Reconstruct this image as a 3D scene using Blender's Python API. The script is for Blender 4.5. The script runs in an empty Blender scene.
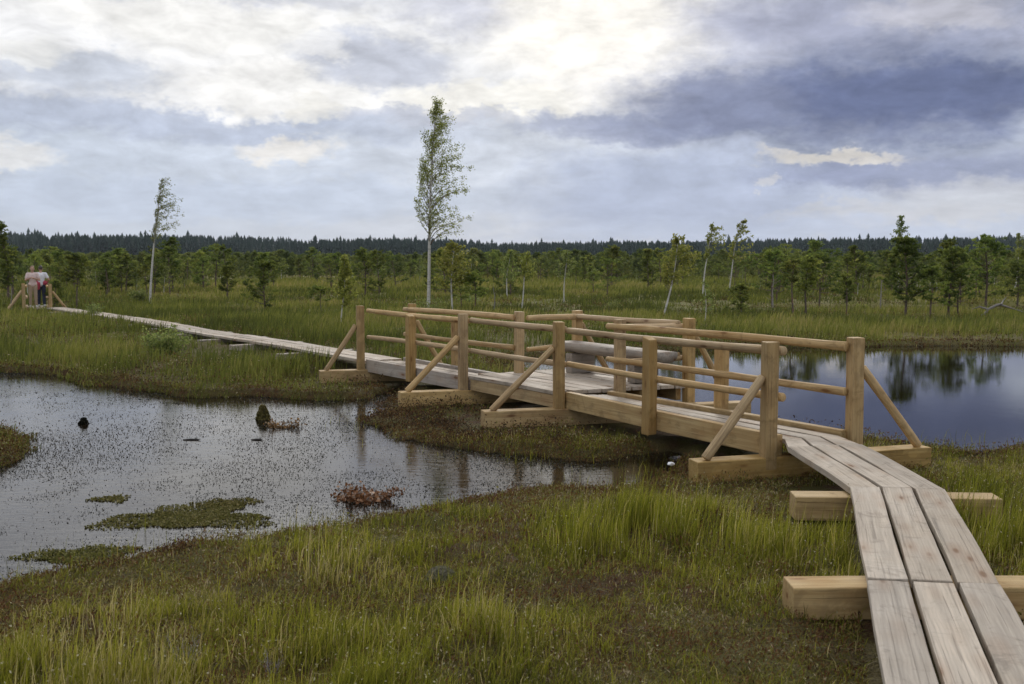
import bpy, bmesh, math, random
import numpy as np
from mathutils import Vector, Matrix

rng = np.random.default_rng(7)
random.seed(7)
SC = bpy.context.scene
COL = SC.collection

# ------------------------------------------------------------------ camera model (35 mm lens, eye 1.6 m above the boards)
CAMZ, FPX = 1.6, 995.56
PITCH = math.atan(82.0 / FPX)


def ray(px, py):
    a, b = (px - 512) / FPX, (py - 342) / FPX
    return (a, math.cos(PITCH) - b * math.sin(PITCH), -math.sin(PITCH) - b * math.cos(PITCH))


def w(px, py, z=0.0):
    """a point of the survey: where the sight line of a pixel meets the level z"""
    r = ray(px, py)
    t = (z - CAMZ) / r[2]
    return Vector((r[0] * t, r[1] * t, z))


def wy(px, y, z):
    r = ray(px, 300)
    return Vector((r[0] / r[1] * y, y, z))


# ------------------------------------------------------------------ bookkeeping
def tag(o, label=None, cat=None, group=None, kind=None):
    if label: o['label'] = label
    if cat: o['category'] = cat
    if group: o['group'] = group
    if kind: o['kind'] = kind
    return o


def empty(name, loc=(0, 0, 0)):
    o = bpy.data.objects.new(name, None)
    o.empty_display_size = 0.3
    o.location = loc
    COL.objects.link(o)
    return o


def link(name, me, mat=None, parent=None, world=None):
    o = bpy.data.objects.new(name, me)
    if mat is not None and not me.materials:
        me.materials.append(mat)
    COL.objects.link(o)
    if parent is not None:
        o.parent = parent
        if world is not None:
            o.matrix_basis = Matrix.Translation(-parent_loc(parent)) @ world
    elif world is not None:
        o.matrix_basis = world
    return o


def parent_loc(p):
    v = Vector(p.location)
    while p.parent is not None:
        p = p.parent
        v = v + Vector(p.location)
    return v


def np_mesh(name, V, quads=None, tris=None, attrs=None, smooth=False):
    me = bpy.data.meshes.new(name)
    V = np.asarray(V, dtype=np.float32)
    me.vertices.add(len(V))
    me.vertices.foreach_set('co', V.ravel())
    loops, starts = [], []
    n = 0
    for F, k in ((quads, 4), (tris, 3)):
        if F is None or len(F) == 0:
            continue
        F = np.asarray(F, dtype=np.int32)
        loops.append(F.ravel())
        starts.append(n + np.arange(len(F), dtype=np.int32) * k)
        n += F.size
    loops = np.concatenate(loops)
    starts = np.concatenate(starts)
    me.loops.add(len(loops))
    me.loops.foreach_set('vertex_index', loops)
    me.polygons.add(len(starts))
    me.polygons.foreach_set('loop_start', starts)
    me.update(calc_edges=True)
    for k, v in (attrs or {}).items():
        a = me.attributes.new(k, 'FLOAT', 'POINT')
        a.data.foreach_set('value', np.asarray(v, dtype=np.float32))
    if smooth:
        me.polygons.foreach_set('use_smooth', np.ones(len(starts), dtype=bool))
    return me


# ------------------------------------------------------------------ numpy noise
def _hash(ix, iy, seed):
    h = (ix.astype(np.int64) * 374761393 + iy.astype(np.int64) * 668265263 + seed * 2147483647) & 0xFFFFFFFF
    h = ((h ^ (h >> 13)) * 1274126177) & 0xFFFFFFFF
    return ((h ^ (h >> 16)) & 0xFFFF) / 65535.0


def vnoise(x, y, seed=0):
    ix, iy = np.floor(x), np.floor(y)
    fx, fy = x - ix, y - iy
    fx, fy = fx * fx * (3 - 2 * fx), fy * fy * (3 - 2 * fy)
    ix, iy = ix.astype(np.int64), iy.astype(np.int64)
    a, b = _hash(ix, iy, seed), _hash(ix + 1, iy, seed)
    c, d = _hash(ix, iy + 1, seed), _hash(ix + 1, iy + 1, seed)
    return (a * (1 - fx) + b * fx) * (1 - fy) + (c * (1 - fx) + d * fx) * fy


def fbm(x, y, seed=0, oct=4):
    s, a, t = 0, 1.0, 0
    for i in range(oct):
        s = s + a * vnoise(x * 2 ** i, y * 2 ** i, seed + i * 17)
        t += a
        a *= 0.5
    return s / t


def sstep(x, a, b):
    t = np.clip((x - a) / (b - a), 0, 1)
    return t * t * (3 - 2 * t)


# ------------------------------------------------------------------ materials
def new_mat(name):
    m = bpy.data.materials.new(name)
    m.use_nodes = True
    nt = m.node_tree
    nt.nodes.clear()
    out = nt.nodes.new('ShaderNodeOutputMaterial')
    return m, nt, out


class NT:
    def __init__(s, nt): s.t = nt
    def n(s, typ, **k):
        nd = s.t.nodes.new(typ)
        for a, b in k.items(): setattr(nd, a, b)
        return nd
    def l(s, a, b): s.t.links.new(a, b)
    def put(s, sock, v):
        if isinstance(v, bpy.types.NodeSocket): s.l(v, sock)
        else: sock.default_value = v
    def math(s, op, a, b=0.0, c=0.0, clamp=False):
        nd = s.n('ShaderNodeMath', operation=op, use_clamp=clamp)
        s.put(nd.inputs[0], a); s.put(nd.inputs[1], b); s.put(nd.inputs[2], c)
        return nd.outputs[0]
    def mix(s, f, a, b, blend='MIX'):
        nd = s.n('ShaderNodeMix', data_type='RGBA', blend_type=blend, clamp_factor=True)
        s.put(nd.inputs[0], f)
        s.put(nd.inputs[6], a if isinstance(a, bpy.types.NodeSocket) else tuple(a) + ((1,) if len(a) == 3 else ()))
        s.put(nd.inputs[7], b if isinstance(b, bpy.types.NodeSocket) else tuple(b) + ((1,) if len(b) == 3 else ()))
        return nd.outputs[2]
    def noise(s, vec, scale, detail=4.0, rough=0.55, dist=0.0):
        nd = s.n('ShaderNodeTexNoise')
        if vec is not None: s.l(vec, nd.inputs['Vector'])
        nd.inputs['Scale'].default_value = scale
        nd.inputs['Detail'].default_value = detail
        nd.inputs['Roughness'].default_value = rough
        nd.inputs['Distortion'].default_value = dist
        return nd
    def mapping(s, vec, scale=(1, 1, 1), loc=(0, 0, 0)):
        nd = s.n('ShaderNodeMapping')
        s.l(vec, nd.inputs[0])
        s.put(nd.inputs['Location'], loc)
        nd.inputs['Scale'].default_value = scale
        return nd.outputs[0]
    def ramp(s, fac, stops, interp='LINEAR'):
        nd = s.n('ShaderNodeValToRGB')
        cr = nd.color_ramp
        cr.interpolation = interp
        while len(cr.elements) < len(stops): cr.elements.new(0.5)
        for e, (p, c) in zip(cr.elements, stops):
            e.position = p
            e.color = tuple(c) + (1,) if len(c) == 3 else c
        s.put(nd.inputs[0], fac)
        return nd.outputs[0]
    def mrange(s, v, a, b, c=0.0, d=1.0, smooth=True):
        nd = s.n('ShaderNodeMapRange', interpolation_type='SMOOTHSTEP' if smooth else 'LINEAR')
        s.put(nd.inputs[0], v); s.put(nd.inputs[1], a); s.put(nd.inputs[2], b); s.put(nd.inputs[3], c); s.put(nd.inputs[4], d)
        return nd.outputs[0]


def wood(name, light, dark, weather=0.0, weather_col=(0.36, 0.345, 0.34), rough=0.75, rust=0.0, saw=0.0):
    """wood with grain along the member's own X axis"""
    m, nt, out = new_mat(name)
    T = NT(nt)
    tc = T.n('ShaderNodeTexCoord')
    oi = T.n('ShaderNodeObjectInfo')
    off = T.n('ShaderNodeCombineXYZ')
    r = oi.outputs['Random']
    T.l(T.math('MULTIPLY', r, 37.0), off.inputs[0]); T.l(T.math('MULTIPLY', r, 91.0), off.inputs[1]); T.l(T.math('MULTIPLY', r, 53.0), off.inputs[2])
    add = T.n('ShaderNodeVectorMath', operation='ADD')
    T.l(tc.outputs['Object'], add.inputs[0]); T.l(off.outputs[0], add.inputs[1])
    P = add.outputs[0]
    # knots bend the grain
    kn = T.n('ShaderNodeTexVoronoi', feature='F1')
    T.l(T.mapping(P, (2.1, 7, 7)), kn.inputs['Vector']); kn.inputs['Scale'].default_value = 1.0
    kd = kn.outputs['Distance']
    knot = T.mrange(kd, 0.06, 0.17, 1.0, 0.0)
    halo = T.mrange(kd, 0.1, 0.5, 1.0, 0.0)
    g1 = T.noise(T.mapping(P, (1.3, 34, 34)), 1.0, 5, 0.6, 0.7).outputs[0]
    wv = T.n('ShaderNodeTexWave', wave_type='BANDS', bands_direction='Y')
    T.l(T.mapping(P, (0.55, 1.0, 0.75)), wv.inputs[0])
    wv.inputs['Scale'].default_value = 17.0; wv.inputs['Distortion'].default_value = 5.0
    wv.inputs['Detail'].default_value = 3.0; wv.inputs['Detail Scale'].default_value = 0.7
    big = T.noise(P, 2.3, 4, 0.6).outputs[0]
    col = T.mix(T.mrange(g1, 0.3, 0.72), dark, light)
    col = T.mix(T.math('MULTIPLY', T.mrange(wv.outputs[1], 0.5, 0.95), 0.45), col, tuple(c * 0.55 for c in dark))
    if rust:
        col = T.mix(T.math('MULTIPLY', T.mrange(big, 0.45, 0.75), rust), col, (0.30, 0.15, 0.055))
    if weather:
        wn = T.noise(P, 3.7, 5, 0.65).outputs[0]
        wc = T.mix(T.mrange(g1, 0.25, 0.75), tuple(c * 0.72 for c in weather_col), weather_col)
        col = T.mix(T.math('MULTIPLY', T.mrange(wn, 0.18, 0.6, 0.55, 1.0), weather), col, wc)
    # fine checks along the grain
    ck = T.noise(T.mapping(P, (0.9, 70, 70)), 1.0, 2, 0.5, 0.4).outputs[0]
    crack = T.math('MULTIPLY', T.mrange(ck, 0.61, 0.65), T.mrange(T.noise(P, 1.9, 2).outputs[0], 0.38, 0.55))
    col = T.mix(T.math('MULTIPLY', crack, 0.38), col, tuple(c * 0.25 for c in dark))
    col = T.mix(T.math('MULTIPLY', knot, 0.9), col, (0.13, 0.065, 0.03))
    col = T.mix(T.math('MULTIPLY', halo, 0.28), col, (0.25, 0.13, 0.06))
    st = T.noise(P, 5.5, 6, 0.7, 0.6).outputs[0]
    col = T.mix(T.math('MULTIPLY', T.mrange(st, 0.53, 0.70), 0.5), col, tuple(c * 0.4 for c in dark))
    if saw:
        sw = T.noise(T.mapping(P, (95, 1.2, 1.2)), 1.0, 2, 0.5, 0.2).outputs[0]
        sw2 = T.noise(P, 2.0, 2).outputs[0]
        sm = T.math('MULTIPLY', T.mrange(sw, 0.6, 0.7), T.mrange(sw2, 0.4, 0.65))
        col = T.mix(T.math('MULTIPLY', sm, saw), col, tuple(c * 0.55 for c in weather_col))
    # each timber its own tone
    hv = T.n('ShaderNodeHueSaturation')
    hv.inputs['Hue'].default_value = 0.5
    T.l(T.mrange(r, 0, 1, 0.98, 1.2, False), hv.inputs['Saturation'])
    T.l(T.mrange(T.math('FRACT', T.math('MULTIPLY', r, 7.31)), 0, 1, 0.8, 1.14, False), hv.inputs['Value'])
    T.l(col, hv.inputs['Color'])
    b = T.n('ShaderNodeBsdfPrincipled')
    T.l(hv.outputs[0], b.inputs['Base Color'])
    T.put(b.inputs['Roughness'], T.mrange(big, 0.3, 0.7, rough - 0.12, rough + 0.1))
    b.inputs['Specular IOR Level'].default_value = 0.3
    hsum = T.math('ADD', T.math('MULTIPLY', g1, 0.6), T.math('ADD', T.math('MULTIPLY', crack, -1.2), T.math('MULTIPLY', T.noise(P, 9, 4).outputs[0], 0.5)))
    bp = T.n('ShaderNodeBump'); bp.inputs['Strength'].default_value = 0.55; bp.inputs['Distance'].default_value = 0.006
    T.l(hsum, bp.inputs['Height']); T.l(bp.outputs[0], b.inputs['Normal'])
    T.l(b.outputs[0], out.inputs[0])
    return m


M_BEAM = wood('sawn_pine_beam', (0.47, 0.345, 0.175), (0.34, 0.23, 0.105), 0.2, (0.40, 0.335, 0.24), rust=0.25)
M_SILL = wood('pale_sleeper_pine', (0.60, 0.44, 0.22), (0.45, 0.305, 0.135), 0.12, (0.48, 0.39, 0.27), rust=0.25)
M_POST = wood('sawn_pine_post', (0.58, 0.42, 0.22), (0.43, 0.285, 0.13), 0.22, (0.48, 0.39, 0.27), rust=0.22)
M_NEW = wood('fresh_yellow_pine', (0.54, 0.375, 0.175), (0.42, 0.275, 0.115), 0.12, rust=0.25)
M_RAIL = wood('peeled_pole_pine', (0.62, 0.46, 0.26), (0.48, 0.325, 0.165), 0.25, (0.50, 0.41, 0.30), rust=0.15)
M_DECK = wood('weathered_deck_board', (0.52, 0.43, 0.33), (0.34, 0.275, 0.21), 0.75, (0.50, 0.445, 0.375), saw=0.8)
M_GREY = wood('grey_weathered_beam', (0.44, 0.37, 0.28), (0.31, 0.25, 0.19), 0.72, (0.40, 0.365, 0.33), rust=0.1)
M_BENCH = wood('old_bench_log', (0.36, 0.30, 0.225), (0.22, 0.17, 0.12), 0.6, (0.36, 0.335, 0.31))
M_DEAD = wood('dead_grey_wood', (0.30, 0.27, 0.24), (0.17, 0.15, 0.13), 0.6, (0.34, 0.32, 0.30))
M_TRUNK = wood('pine_bark', (0.16, 0.115, 0.085), (0.075, 0.055, 0.045), 0.2, (0.2, 0.18, 0.16))


def birch_bark():
    m, nt, out = new_mat('birch_bark')
    T = NT(nt)
    tc = T.n('ShaderNodeTexCoord')
    n1 = T.noise(T.mapping(tc.outputs['Object'], (2.5, 2.5, 16)), 1.5, 4, 0.6).outputs[0]
    n2 = T.noise(tc.outputs['Object'], 3.0, 3).outputs[0]
    c = T.mix(T.mrange(n1, 0.56, 0.66), (0.55, 0.53, 0.49), (0.07, 0.06, 0.055))
    c = T.mix(T.mrange(n2, 0.45, 0.7), c, (0.42, 0.40, 0.37))
    b = T.n('ShaderNodeBsdfPrincipled'); T.l(c, b.inputs['Base Color']); b.inputs['Roughness'].default_value = 0.8
    T.l(b.outputs[0], out.inputs[0])
    return m


M_BIRCH = birch_bark()


def plain(name, col, rough=0.8, var=0.2, scale=6.0):
    m, nt, out = new_mat(name)
    T = NT(nt)
    tc = T.n('ShaderNodeTexCoord')
    n1 = T.noise(tc.outputs['Object'], scale, 4).outputs[0]
    c = T.mix(T.mrange(n1, 0.3, 0.7), tuple(x * (1 - var) for x in col), tuple(min(1, x * (1 + var)) for x in col))
    b = T.n('ShaderNodeBsdfPrincipled'); T.l(c, b.inputs['Base Color']); b.inputs['Roughness'].default_value = rough
    T.l(b.outputs[0], out.inputs[0])
    return m


def leafy(name, stops, transl=0.35, rough=0.7, objvar=0.25, patch=None):
    """thin leaves: tint (random per leaf) picks the colour, some light comes through"""
    m, nt, out = new_mat(name)
    T = NT(nt)
    at = T.n('ShaderNodeAttribute', attribute_name='tint')
    c = T.ramp(at.outputs['Fac'], stops)
    oi = T.n('ShaderNodeObjectInfo')
    hv = T.n('ShaderNodeHueSaturation')
    T.l(T.mrange(oi.outputs['Random'], 0, 1, 0.485, 0.515, False), hv.inputs['Hue'])
    T.l(T.mrange(T.math('FRACT', T.math('MULTIPLY', oi.outputs['Random'], 5.7)), 0, 1, 1 - objvar, 1 + objvar, False), hv.inputs['Value'])
    T.l(c, hv.inputs['Color'])
    c = hv.outputs[0]
    d = T.n('ShaderNodeBsdfPrincipled'); T.l(c, d.inputs['Base Color']); d.inputs['Roughness'].default_value = rough
    d.inputs['Specular IOR Level'].default_value = 0.25
    t = T.n('ShaderNodeBsdfTranslucent'); T.l(c, t.inputs[0])
    mx = T.n('ShaderNodeMixShader'); mx.inputs[0].default_value = transl
    T.l(d.outputs[0], mx.inputs[1]); T.l(t.outputs[0], mx.inputs[2])
    T.l(mx.outputs[0], out.inputs[0])
    return m


M_GRASS = leafy('sedge_blades', [(0.0, (0.06, 0.062, 0.011)), (0.35, (0.175, 0.185, 0.019)), (0.7, (0.30, 0.29, 0.03)), (0.88, (0.40, 0.33, 0.08)), (1.0, (0.50, 0.41, 0.20))], 0.5, 0.5, 0.0)
M_FARGRASS = leafy('bog_grass_blades', [(0.0, (0.075, 0.085, 0.018)), (0.4, (0.15, 0.165, 0.03)), (0.75, (0.235, 0.23, 0.048)), (1.0, (0.33, 0.27, 0.10))], 0.4, 0.6, 0.0)
M_HEATH = leafy('heath_sprigs', [(0.0, (0.045, 0.024, 0.014)), (0.3, (0.14, 0.058, 0.024)), (0.5, (0.17, 0.10, 0.04)), (0.66, (0.17, 0.15, 0.035)), (0.84, (0.21, 0.20, 0.04)), (1.0, (0.38, 0.31, 0.19))], 0.15, 0.8, 0.0)
M_HEAD = leafy('seed_heads', [(0.0, (0.30, 0.24, 0.11)), (1.0, (0.55, 0.50, 0.36))], 0.2, 0.8, 0.0)
M_PINE = leafy('pine_needles', [(0.0, (0.075, 0.105, 0.028)), (0.5, (0.165, 0.205, 0.046)), (0.85, (0.27, 0.295, 0.06)), (1.0, (0.33, 0.33, 0.09))], 0.65, 0.6, 0.3)
M_BLEAF = leafy('birch_leaves', [(0.0, (0.12, 0.16, 0.045)), (0.5, (0.20, 0.25, 0.065)), (1.0, (0.31, 0.33, 0.11))], 0.6, 0.5, 0.2)
M_YLEAF = leafy('yellow_green_birch_leaves', [(0.0, (0.16, 0.19, 0.04)), (0.5, (0.27, 0.30, 0.06)), (1.0, (0.38, 0.37, 0.10))], 0.65, 0.5, 0.1)
M_SPRUCE = leafy('spruce_needles', [(0.0, (0.02, 0.04, 0.033)), (0.6, (0.03, 0.055, 0.043)), (1.0, (0.045, 0.075, 0.055))], 0.25, 0.8, 0.1)
M_BELT = leafy('pine_belt_needles', [(0.0, (0.07, 0.10, 0.03)), (0.5, (0.13, 0.165, 0.045)), (1.0, (0.20, 0.215, 0.06))], 0.5, 0.7, 0.1)
M_RUST = leafy('rusty_dead_leaves', [(0.0, (0.10, 0.05, 0.02)), (0.5, (0.22, 0.115, 0.042)), (0.85, (0.34, 0.20, 0.09)), (1.0, (0.50, 0.42, 0.32))], 0.15, 0.6, 0.0)
M_SPECK = leafy('floating_pond_leaves', [(0.0, (0.008, 0.009, 0.008)), (0.8, (0.03, 0.032, 0.02)), (1.0, (0.07, 0.065, 0.03))], 0.1, 0.5, 0.0)
M_MAT = leafy('wet_moss_fronds', [(0.0, (0.08, 0.08, 0.02)), (0.6, (0.15, 0.14, 0.035)), (1.0, (0.24, 0.20, 0.08))], 0.2, 0.7, 0.0)


def ground_mat():
    m, nt, out = new_mat('bog_moss_ground')
    T = NT(nt)
    tc = T.n('ShaderNodeTexCoord')
    P = tc.outputs['Object']
    a = T.noise(P, 0.7, 6, 0.62, 0.4).outputs[0]
    b_ = T.noise(T.mapping(P, (1, 1, 1), (31, 7, 0)), 2.1, 5, 0.6, 0.3).outputs[0]
    c_ = T.noise(P, 14, 5, 0.65).outputs[0]
    d_ = T.noise(P, 70, 3, 0.6).outputs[0]
    col = T.ramp(a, [(0.25, (0.06, 0.055, 0.014)), (0.42, (0.105, 0.098, 0.02)), (0.55, (0.10, 0.075, 0.026)), (0.72, (0.13, 0.12, 0.025))])
    col = T.mix(T.mrange(b_, 0.5, 0.66), col, (0.095, 0.05, 0.024))
    col = T.mix(T.mrange(c_, 0.52, 0.72, 0, 0.7), col, (0.095, 0.078, 0.04))
    col = T.mix(T.mrange(d_, 0.5, 0.75, 0, 0.8), col, (0.13, 0.108, 0.07))
    col = T.mix(T.mrange(d_, 0.5, 0.25, 0, 0.7), col, (0.02, 0.016, 0.009))
    # wet dark peat below the pool edge (a material boundary at the water level)
    geo = T.n('ShaderNodeNewGeometry')
    sp = T.n('ShaderNodeSeparateXYZ'); T.l(P, sp.inputs[0])
    # far plain: broad bands of sedge
    band = T.noise(T.mapping(P, (0.02, 0.055, 0.02)), 1.0, 6, 0.62).outputs[0]
    far = T.ramp(band, [(0.3, (0.08, 0.085, 0.022)), (0.48, (0.14, 0.135, 0.03)), (0.6, (0.18, 0.155, 0.042)), (0.75, (0.11, 0.118, 0.028))])
    far = T.mix(T.mrange(T.noise(P, 1.2, 5, 0.7).outputs[0], 0.45, 0.7, 0, 0.6), far, (0.05, 0.05, 0.02))
    col = T.mix(T.mrange(sp.outputs[1], 17, 32), col, far)
    wet = T.mrange(sp.outputs[2], -0.43, -0.36, 1.0, 0.0)
    wet = T.math('MULTIPLY', wet, T.mrange(sp.outputs[1], 26, 28, 1.0, 0.0))
    col = T.mix(wet, col, (0.022, 0.016, 0.009))
    s = T.n('ShaderNodeBsdfPrincipled'); T.l(col, s.inputs['Base Color'])
    s.inputs['Roughness'].default_value = 0.9; s.inputs['Specular IOR Level'].default_value = 0.2
    bp = T.n('ShaderNodeBump'); bp.inputs['Strength'].default_value = 1.0; bp.inputs['Distance'].default_value = 0.05
    T.l(T.math('ADD', c_, T.math('MULTIPLY', d_, 0.6)), bp.inputs['Height']); T.l(bp.outputs[0], s.inputs['Normal'])
    T.l(s.outputs[0], out.inputs[0])
    return m


def water_mat():
    m, nt, out = new_mat('dark_bog_water')
    T = NT(nt)
    tc = T.n('ShaderNodeTexCoord')
    P = tc.outputs['Object']
    s = T.n('ShaderNodeBsdfPrincipled')
    s.inputs['Base Color'].default_value = (0.011, 0.0075, 0.004, 1)
    s.inputs['Roughness'].default_value = 0.01
    s.inputs['IOR'].default_value = 1.40
    r1 = T.noise(T.mapping(P, (1.0, 2.4, 1)), 5.0, 5, 0.6, 0.5).outputs[0]
    r2 = T.noise(T.mapping(P, (1.0, 2.0, 1)), 26, 3, 0.5, 0.3).outputs[0]
    spx = T.n('ShaderNodeSeparateXYZ'); T.l(P, spx.inputs[0])
    area = T.math('MULTIPLY', T.mrange(T.noise(P, 0.35, 3).outputs[0], 0.35, 0.65, 0.3, 1.0), T.mrange(spx.outputs[0], 0.5, 4.0, 1.0, 0.2))
    hgt = T.math('MULTIPLY', T.math('ADD', r1, T.math('MULTIPLY', r2, 0.22)), area)
    bp = T.n('ShaderNodeBump'); bp.inputs['Strength'].default_value = 0.075; bp.inputs['Distance'].default_value = 0.05
    T.l(hgt, bp.inputs['Height']); T.l(bp.outputs[0], s.inputs['Normal'])
    T.l(s.outputs[0], out.inputs[0])
    return m


M_GROUND, M_WATER = ground_mat(), water_mat()

# ------------------------------------------------------------------ pools (outline on the water level)
WL = -0.40
POOL_PX = [(-420, 700), (-200, 655), (0, 593), (60, 577), (145, 564), (172, 551), (270, 541), (345, 530), (425, 512), (500, 500),
           (560, 491), (620, 489), (662, 485), (686, 472), (676, 451), (645, 454), (595, 461), (540, 456), (458, 446), (391, 436),
           (375, 421), (383, 409), (398, 398), (412, 388), (404, 384), (386, 389), (371, 399), (320, 399), (250, 397), (200, 397), (150, 393), (110, 386),
           (60, 377), (0, 371), (-150, 366), (-330, 372), (-520, 420), (-640, 520)]
RPOOL_PX = [(712, 424), (735, 436), (790, 440), (850, 442), (905, 447), (960, 452), (1024, 452), (1150, 449),
           (1350, 440), (1600, 410), (1600, 352), (1300, 346), (1024, 347), (930, 345), (850, 348), (760, 347), (700, 350), (620, 352), (565, 356), (520, 359), (500, 364),
           (512, 373), (560, 384), (620, 396), (664, 408), (692, 416)]
RPOOL = np.array([w(a, b, WL)[:2] for a, b in RPOOL_PX])
POOL = np.array([w(a, b, WL)[:2] for a, b in POOL_PX])
TUSSOCK = np.array([w(a, b, WL)[:2] for a, b in [(-90, 425), (-10, 430), (14, 441), (26, 453), (16, 463), (-10, 470), (-90, 475)]])
FARPOOL = np.array([[7.5, 44.2], [12, 42.8], [20, 42.4], [30, 42.6], [44, 43.0], [46, 46.5], [34, 47.2], [22, 46.9], [13, 46.2]])


def poly_sdf(P, poly):
    """signed distance, negative inside"""
    x, y = P[:, 0], P[:, 1]
    d = np.full(len(P), 1e9)
    ins = np.zeros(len(P), dtype=bool)
    n = len(poly)
    for i in range(n):
        a, b = poly[i], poly[(i + 1) % n]
        e = b - a
        px, py = x - a[0], y - a[1]
        t = np.clip((px * e[0] + py * e[1]) / (e @ e + 1e-12), 0, 1)
        d = np.minimum(d, np.hypot(px - e[0] * t, py - e[1] * t))
        c = (a[1] > y) != (b[1] > y)
        xi = a[0] + (y - a[1]) * (b[0] - a[0]) / (b[1] - a[1] + 1e-12)
        ins ^= c & (x < xi)
    return np.where(ins, -d, d)


def shore(x, y):
    P = np.stack([x, y], 1)
    wob = (fbm(x * 1.3, y * 1.3, 3, 4) - 0.5) * 0.55 + (fbm(x * 5, y * 5, 9, 3) - 0.5) * 0.16
    d = np.full(len(x), 50.0)
    near = (y < 60) & (y > -8) & (np.abs(x) < 80)
    if near.any():
        Q = P[near]
        dd = poly_sdf(Q, POOL)
        dd = np.maximum(dd, -poly_sdf(Q, TUSSOCK))
        dd = np.minimum(np.minimum(dd, poly_sdf(Q, RPOOL)), poly_sdf(Q, FARPOOL))
        d[near] = dd
    return d + wob * np.clip(y / 10, 0.5, 1.2)


BRIDGE_BARS = [((1.58, 8.72), (4.05, 9.45)), ((-0.45, 11.6), (2.9, 12.2)), ((-1.65, 13.3), (1.8, 14.1)), ((-3.1, 15.9), (-1.0, 16.5))]


def ground_z(x, y, d=None):
    if d is None: d = shore(x, y)
    drop = -0.17 * sstep(y, 26, 40)
    hum = (fbm(x * 0.9, y * 0.9, 21, 4) - 0.5) * 0.20 + (fbm(x * 3.5, y * 3.5, 5, 3) - 0.5) * 0.09
    hum = hum * (1 + 1.2 * sstep(y, 40, 90))
    land = -0.40 + 0.10 * sstep(d, 0.0, np.where(y > 13, 0.08, 0.22)) + 0.07 * sstep(d, 0.2, 1.6) + (hum - 0.02) * sstep(d, 0.0, 0.8)
    land = np.maximum(land, -0.385 + 0.03 * sstep(d, 0, .3))
    wet = -0.40 - 0.55 * sstep(-d, 0.0, 0.9) - 0.02
    for a_, b_ in BRIDGE_BARS:
        e = (b_[0] - a_[0], b_[1] - a_[1])
        t = np.clip(((x - a_[0]) * e[0] + (y - a_[1]) * e[1]) / (e[0] ** 2 + e[1] ** 2), 0, 1)
        k = 1 - sstep(np.hypot(x - a_[0] - e[0] * t, y - a_[1] - e[1] * t), 0.6, 1.4)
        land = land * (1 - k) + np.minimum(land, -0.375 + (land + 0.3) * 0.10) * k
    z = np.where(d > 0, land, wet)
    return z + drop


def axis(segs):
    out = []
    for a, b, n in segs:
        out.append(np.linspace(a, b, n, endpoint=False))
    return np.concatenate(out + [np.array([segs[-1][1]])])


def grow(a, b, n):
    return (a * (b / a) ** (np.arange(1, n + 1) / n))


def build_ground():
    xs = axis([(-12, 14, 330)])
    g = grow(1, 90, 70) - 1
    xr = 14 + grow(0.08, 1450, 75)
    xl = -12 - grow(0.08, 1450, 75)
    X = np.concatenate([xl[::-1], xs, xr])
    Y = np.concatenate([-3 - grow(0.1, 60, 12)[::-1], axis([(-3, 19, 300)]), 19 + grow(0.08, 1500, 150)])
    gx, gy = np.meshgrid(X, Y)
    x, y = gx.ravel(), gy.ravel()
    z = ground_z(x, y)
    nx, ny = len(X), len(Y)
    i = np.arange((ny - 1) * (nx - 1))
    r, c = i // (nx - 1), i % (nx - 1)
    q = np.stack([r * nx + c, r * nx + c + 1, (r + 1) * nx + c + 1, (r + 1) * nx + c], 1)
    o = link('ground', np_mesh('ground', np.stack([x, y, z], 1), q, smooth=True), M_GROUND)
    tag(o, kind='structure')


build_ground()


def sheet(name, x0, x1, y0, y1, z):
    V = [(x0, y0, z), (x1, y0, z), (x1, y1, z), (x0, y1, z)]
    o = link(name, np_mesh(name, V, [[0, 1, 2, 3]]), M_WATER)
    tag(o, kind='structure')


sheet('pool_water', -34, 40, 1.5, 26.0, WL)
sheet('far_pool_water', 5, 48, 41, 49, WL - 0.17)

# ------------------------------------------------------------------ timber members
def beam_mesh(L, wd, ht, seed=0, bev=0.007, segs=6, cut=0.0):
    """a sawn timber along X from 0 to L, slightly out of true"""
    rs = random.Random(seed)
    bm = bmesh.new()
    rings = []
    ph = [rs.uniform(0, 6.28) for _ in range(4)]
    for i in range(segs + 1):
        t = i / segs
        dy = 0.006 * math.sin(t * 3.1 + ph[0]) * min(L, 3) * 0.6
        dz = 0.004 * math.sin(t * 2.7 + ph[1]) * min(L, 3) * 0.6
        sw = 1 + 0.018 * math.sin(t * 6 + ph[2])
        ring = []
        for sy, sz in ((-1, -1), (1, -1), (1, 1), (-1, 1)):
            xx = t * L
            if i == 0 or i == segs: xx += rs.uniform(-0.004, 0.004)
            ring.append(bm.verts.new((xx, sy * wd / 2 * sw + dy, sz * ht / 2 + dz)))
        rings.append(ring)
    for a, b in zip(rings, rings[1:]):
        for k in range(4):
            bm.faces.new((a[k], a[(k + 1) % 4], b[(k + 1) % 4], b[k]))
    bm.faces.new(rings[0][::-1]); bm.faces.new(rings[-1])
    bmesh.ops.recalc_face_normals(bm, faces=bm.faces)
    es = [e for e in bm.edges if len(e.link_faces) == 2 and e.calc_face_angle(0) > 0.6]
    bmesh.ops.bevel(bm, geom=es, offset=bev, segments=2, affect='EDGES', profile=0.5)
    me = bpy.data.meshes.new('beam'); bm.to_mesh(me); bm.free()
    return me


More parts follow.
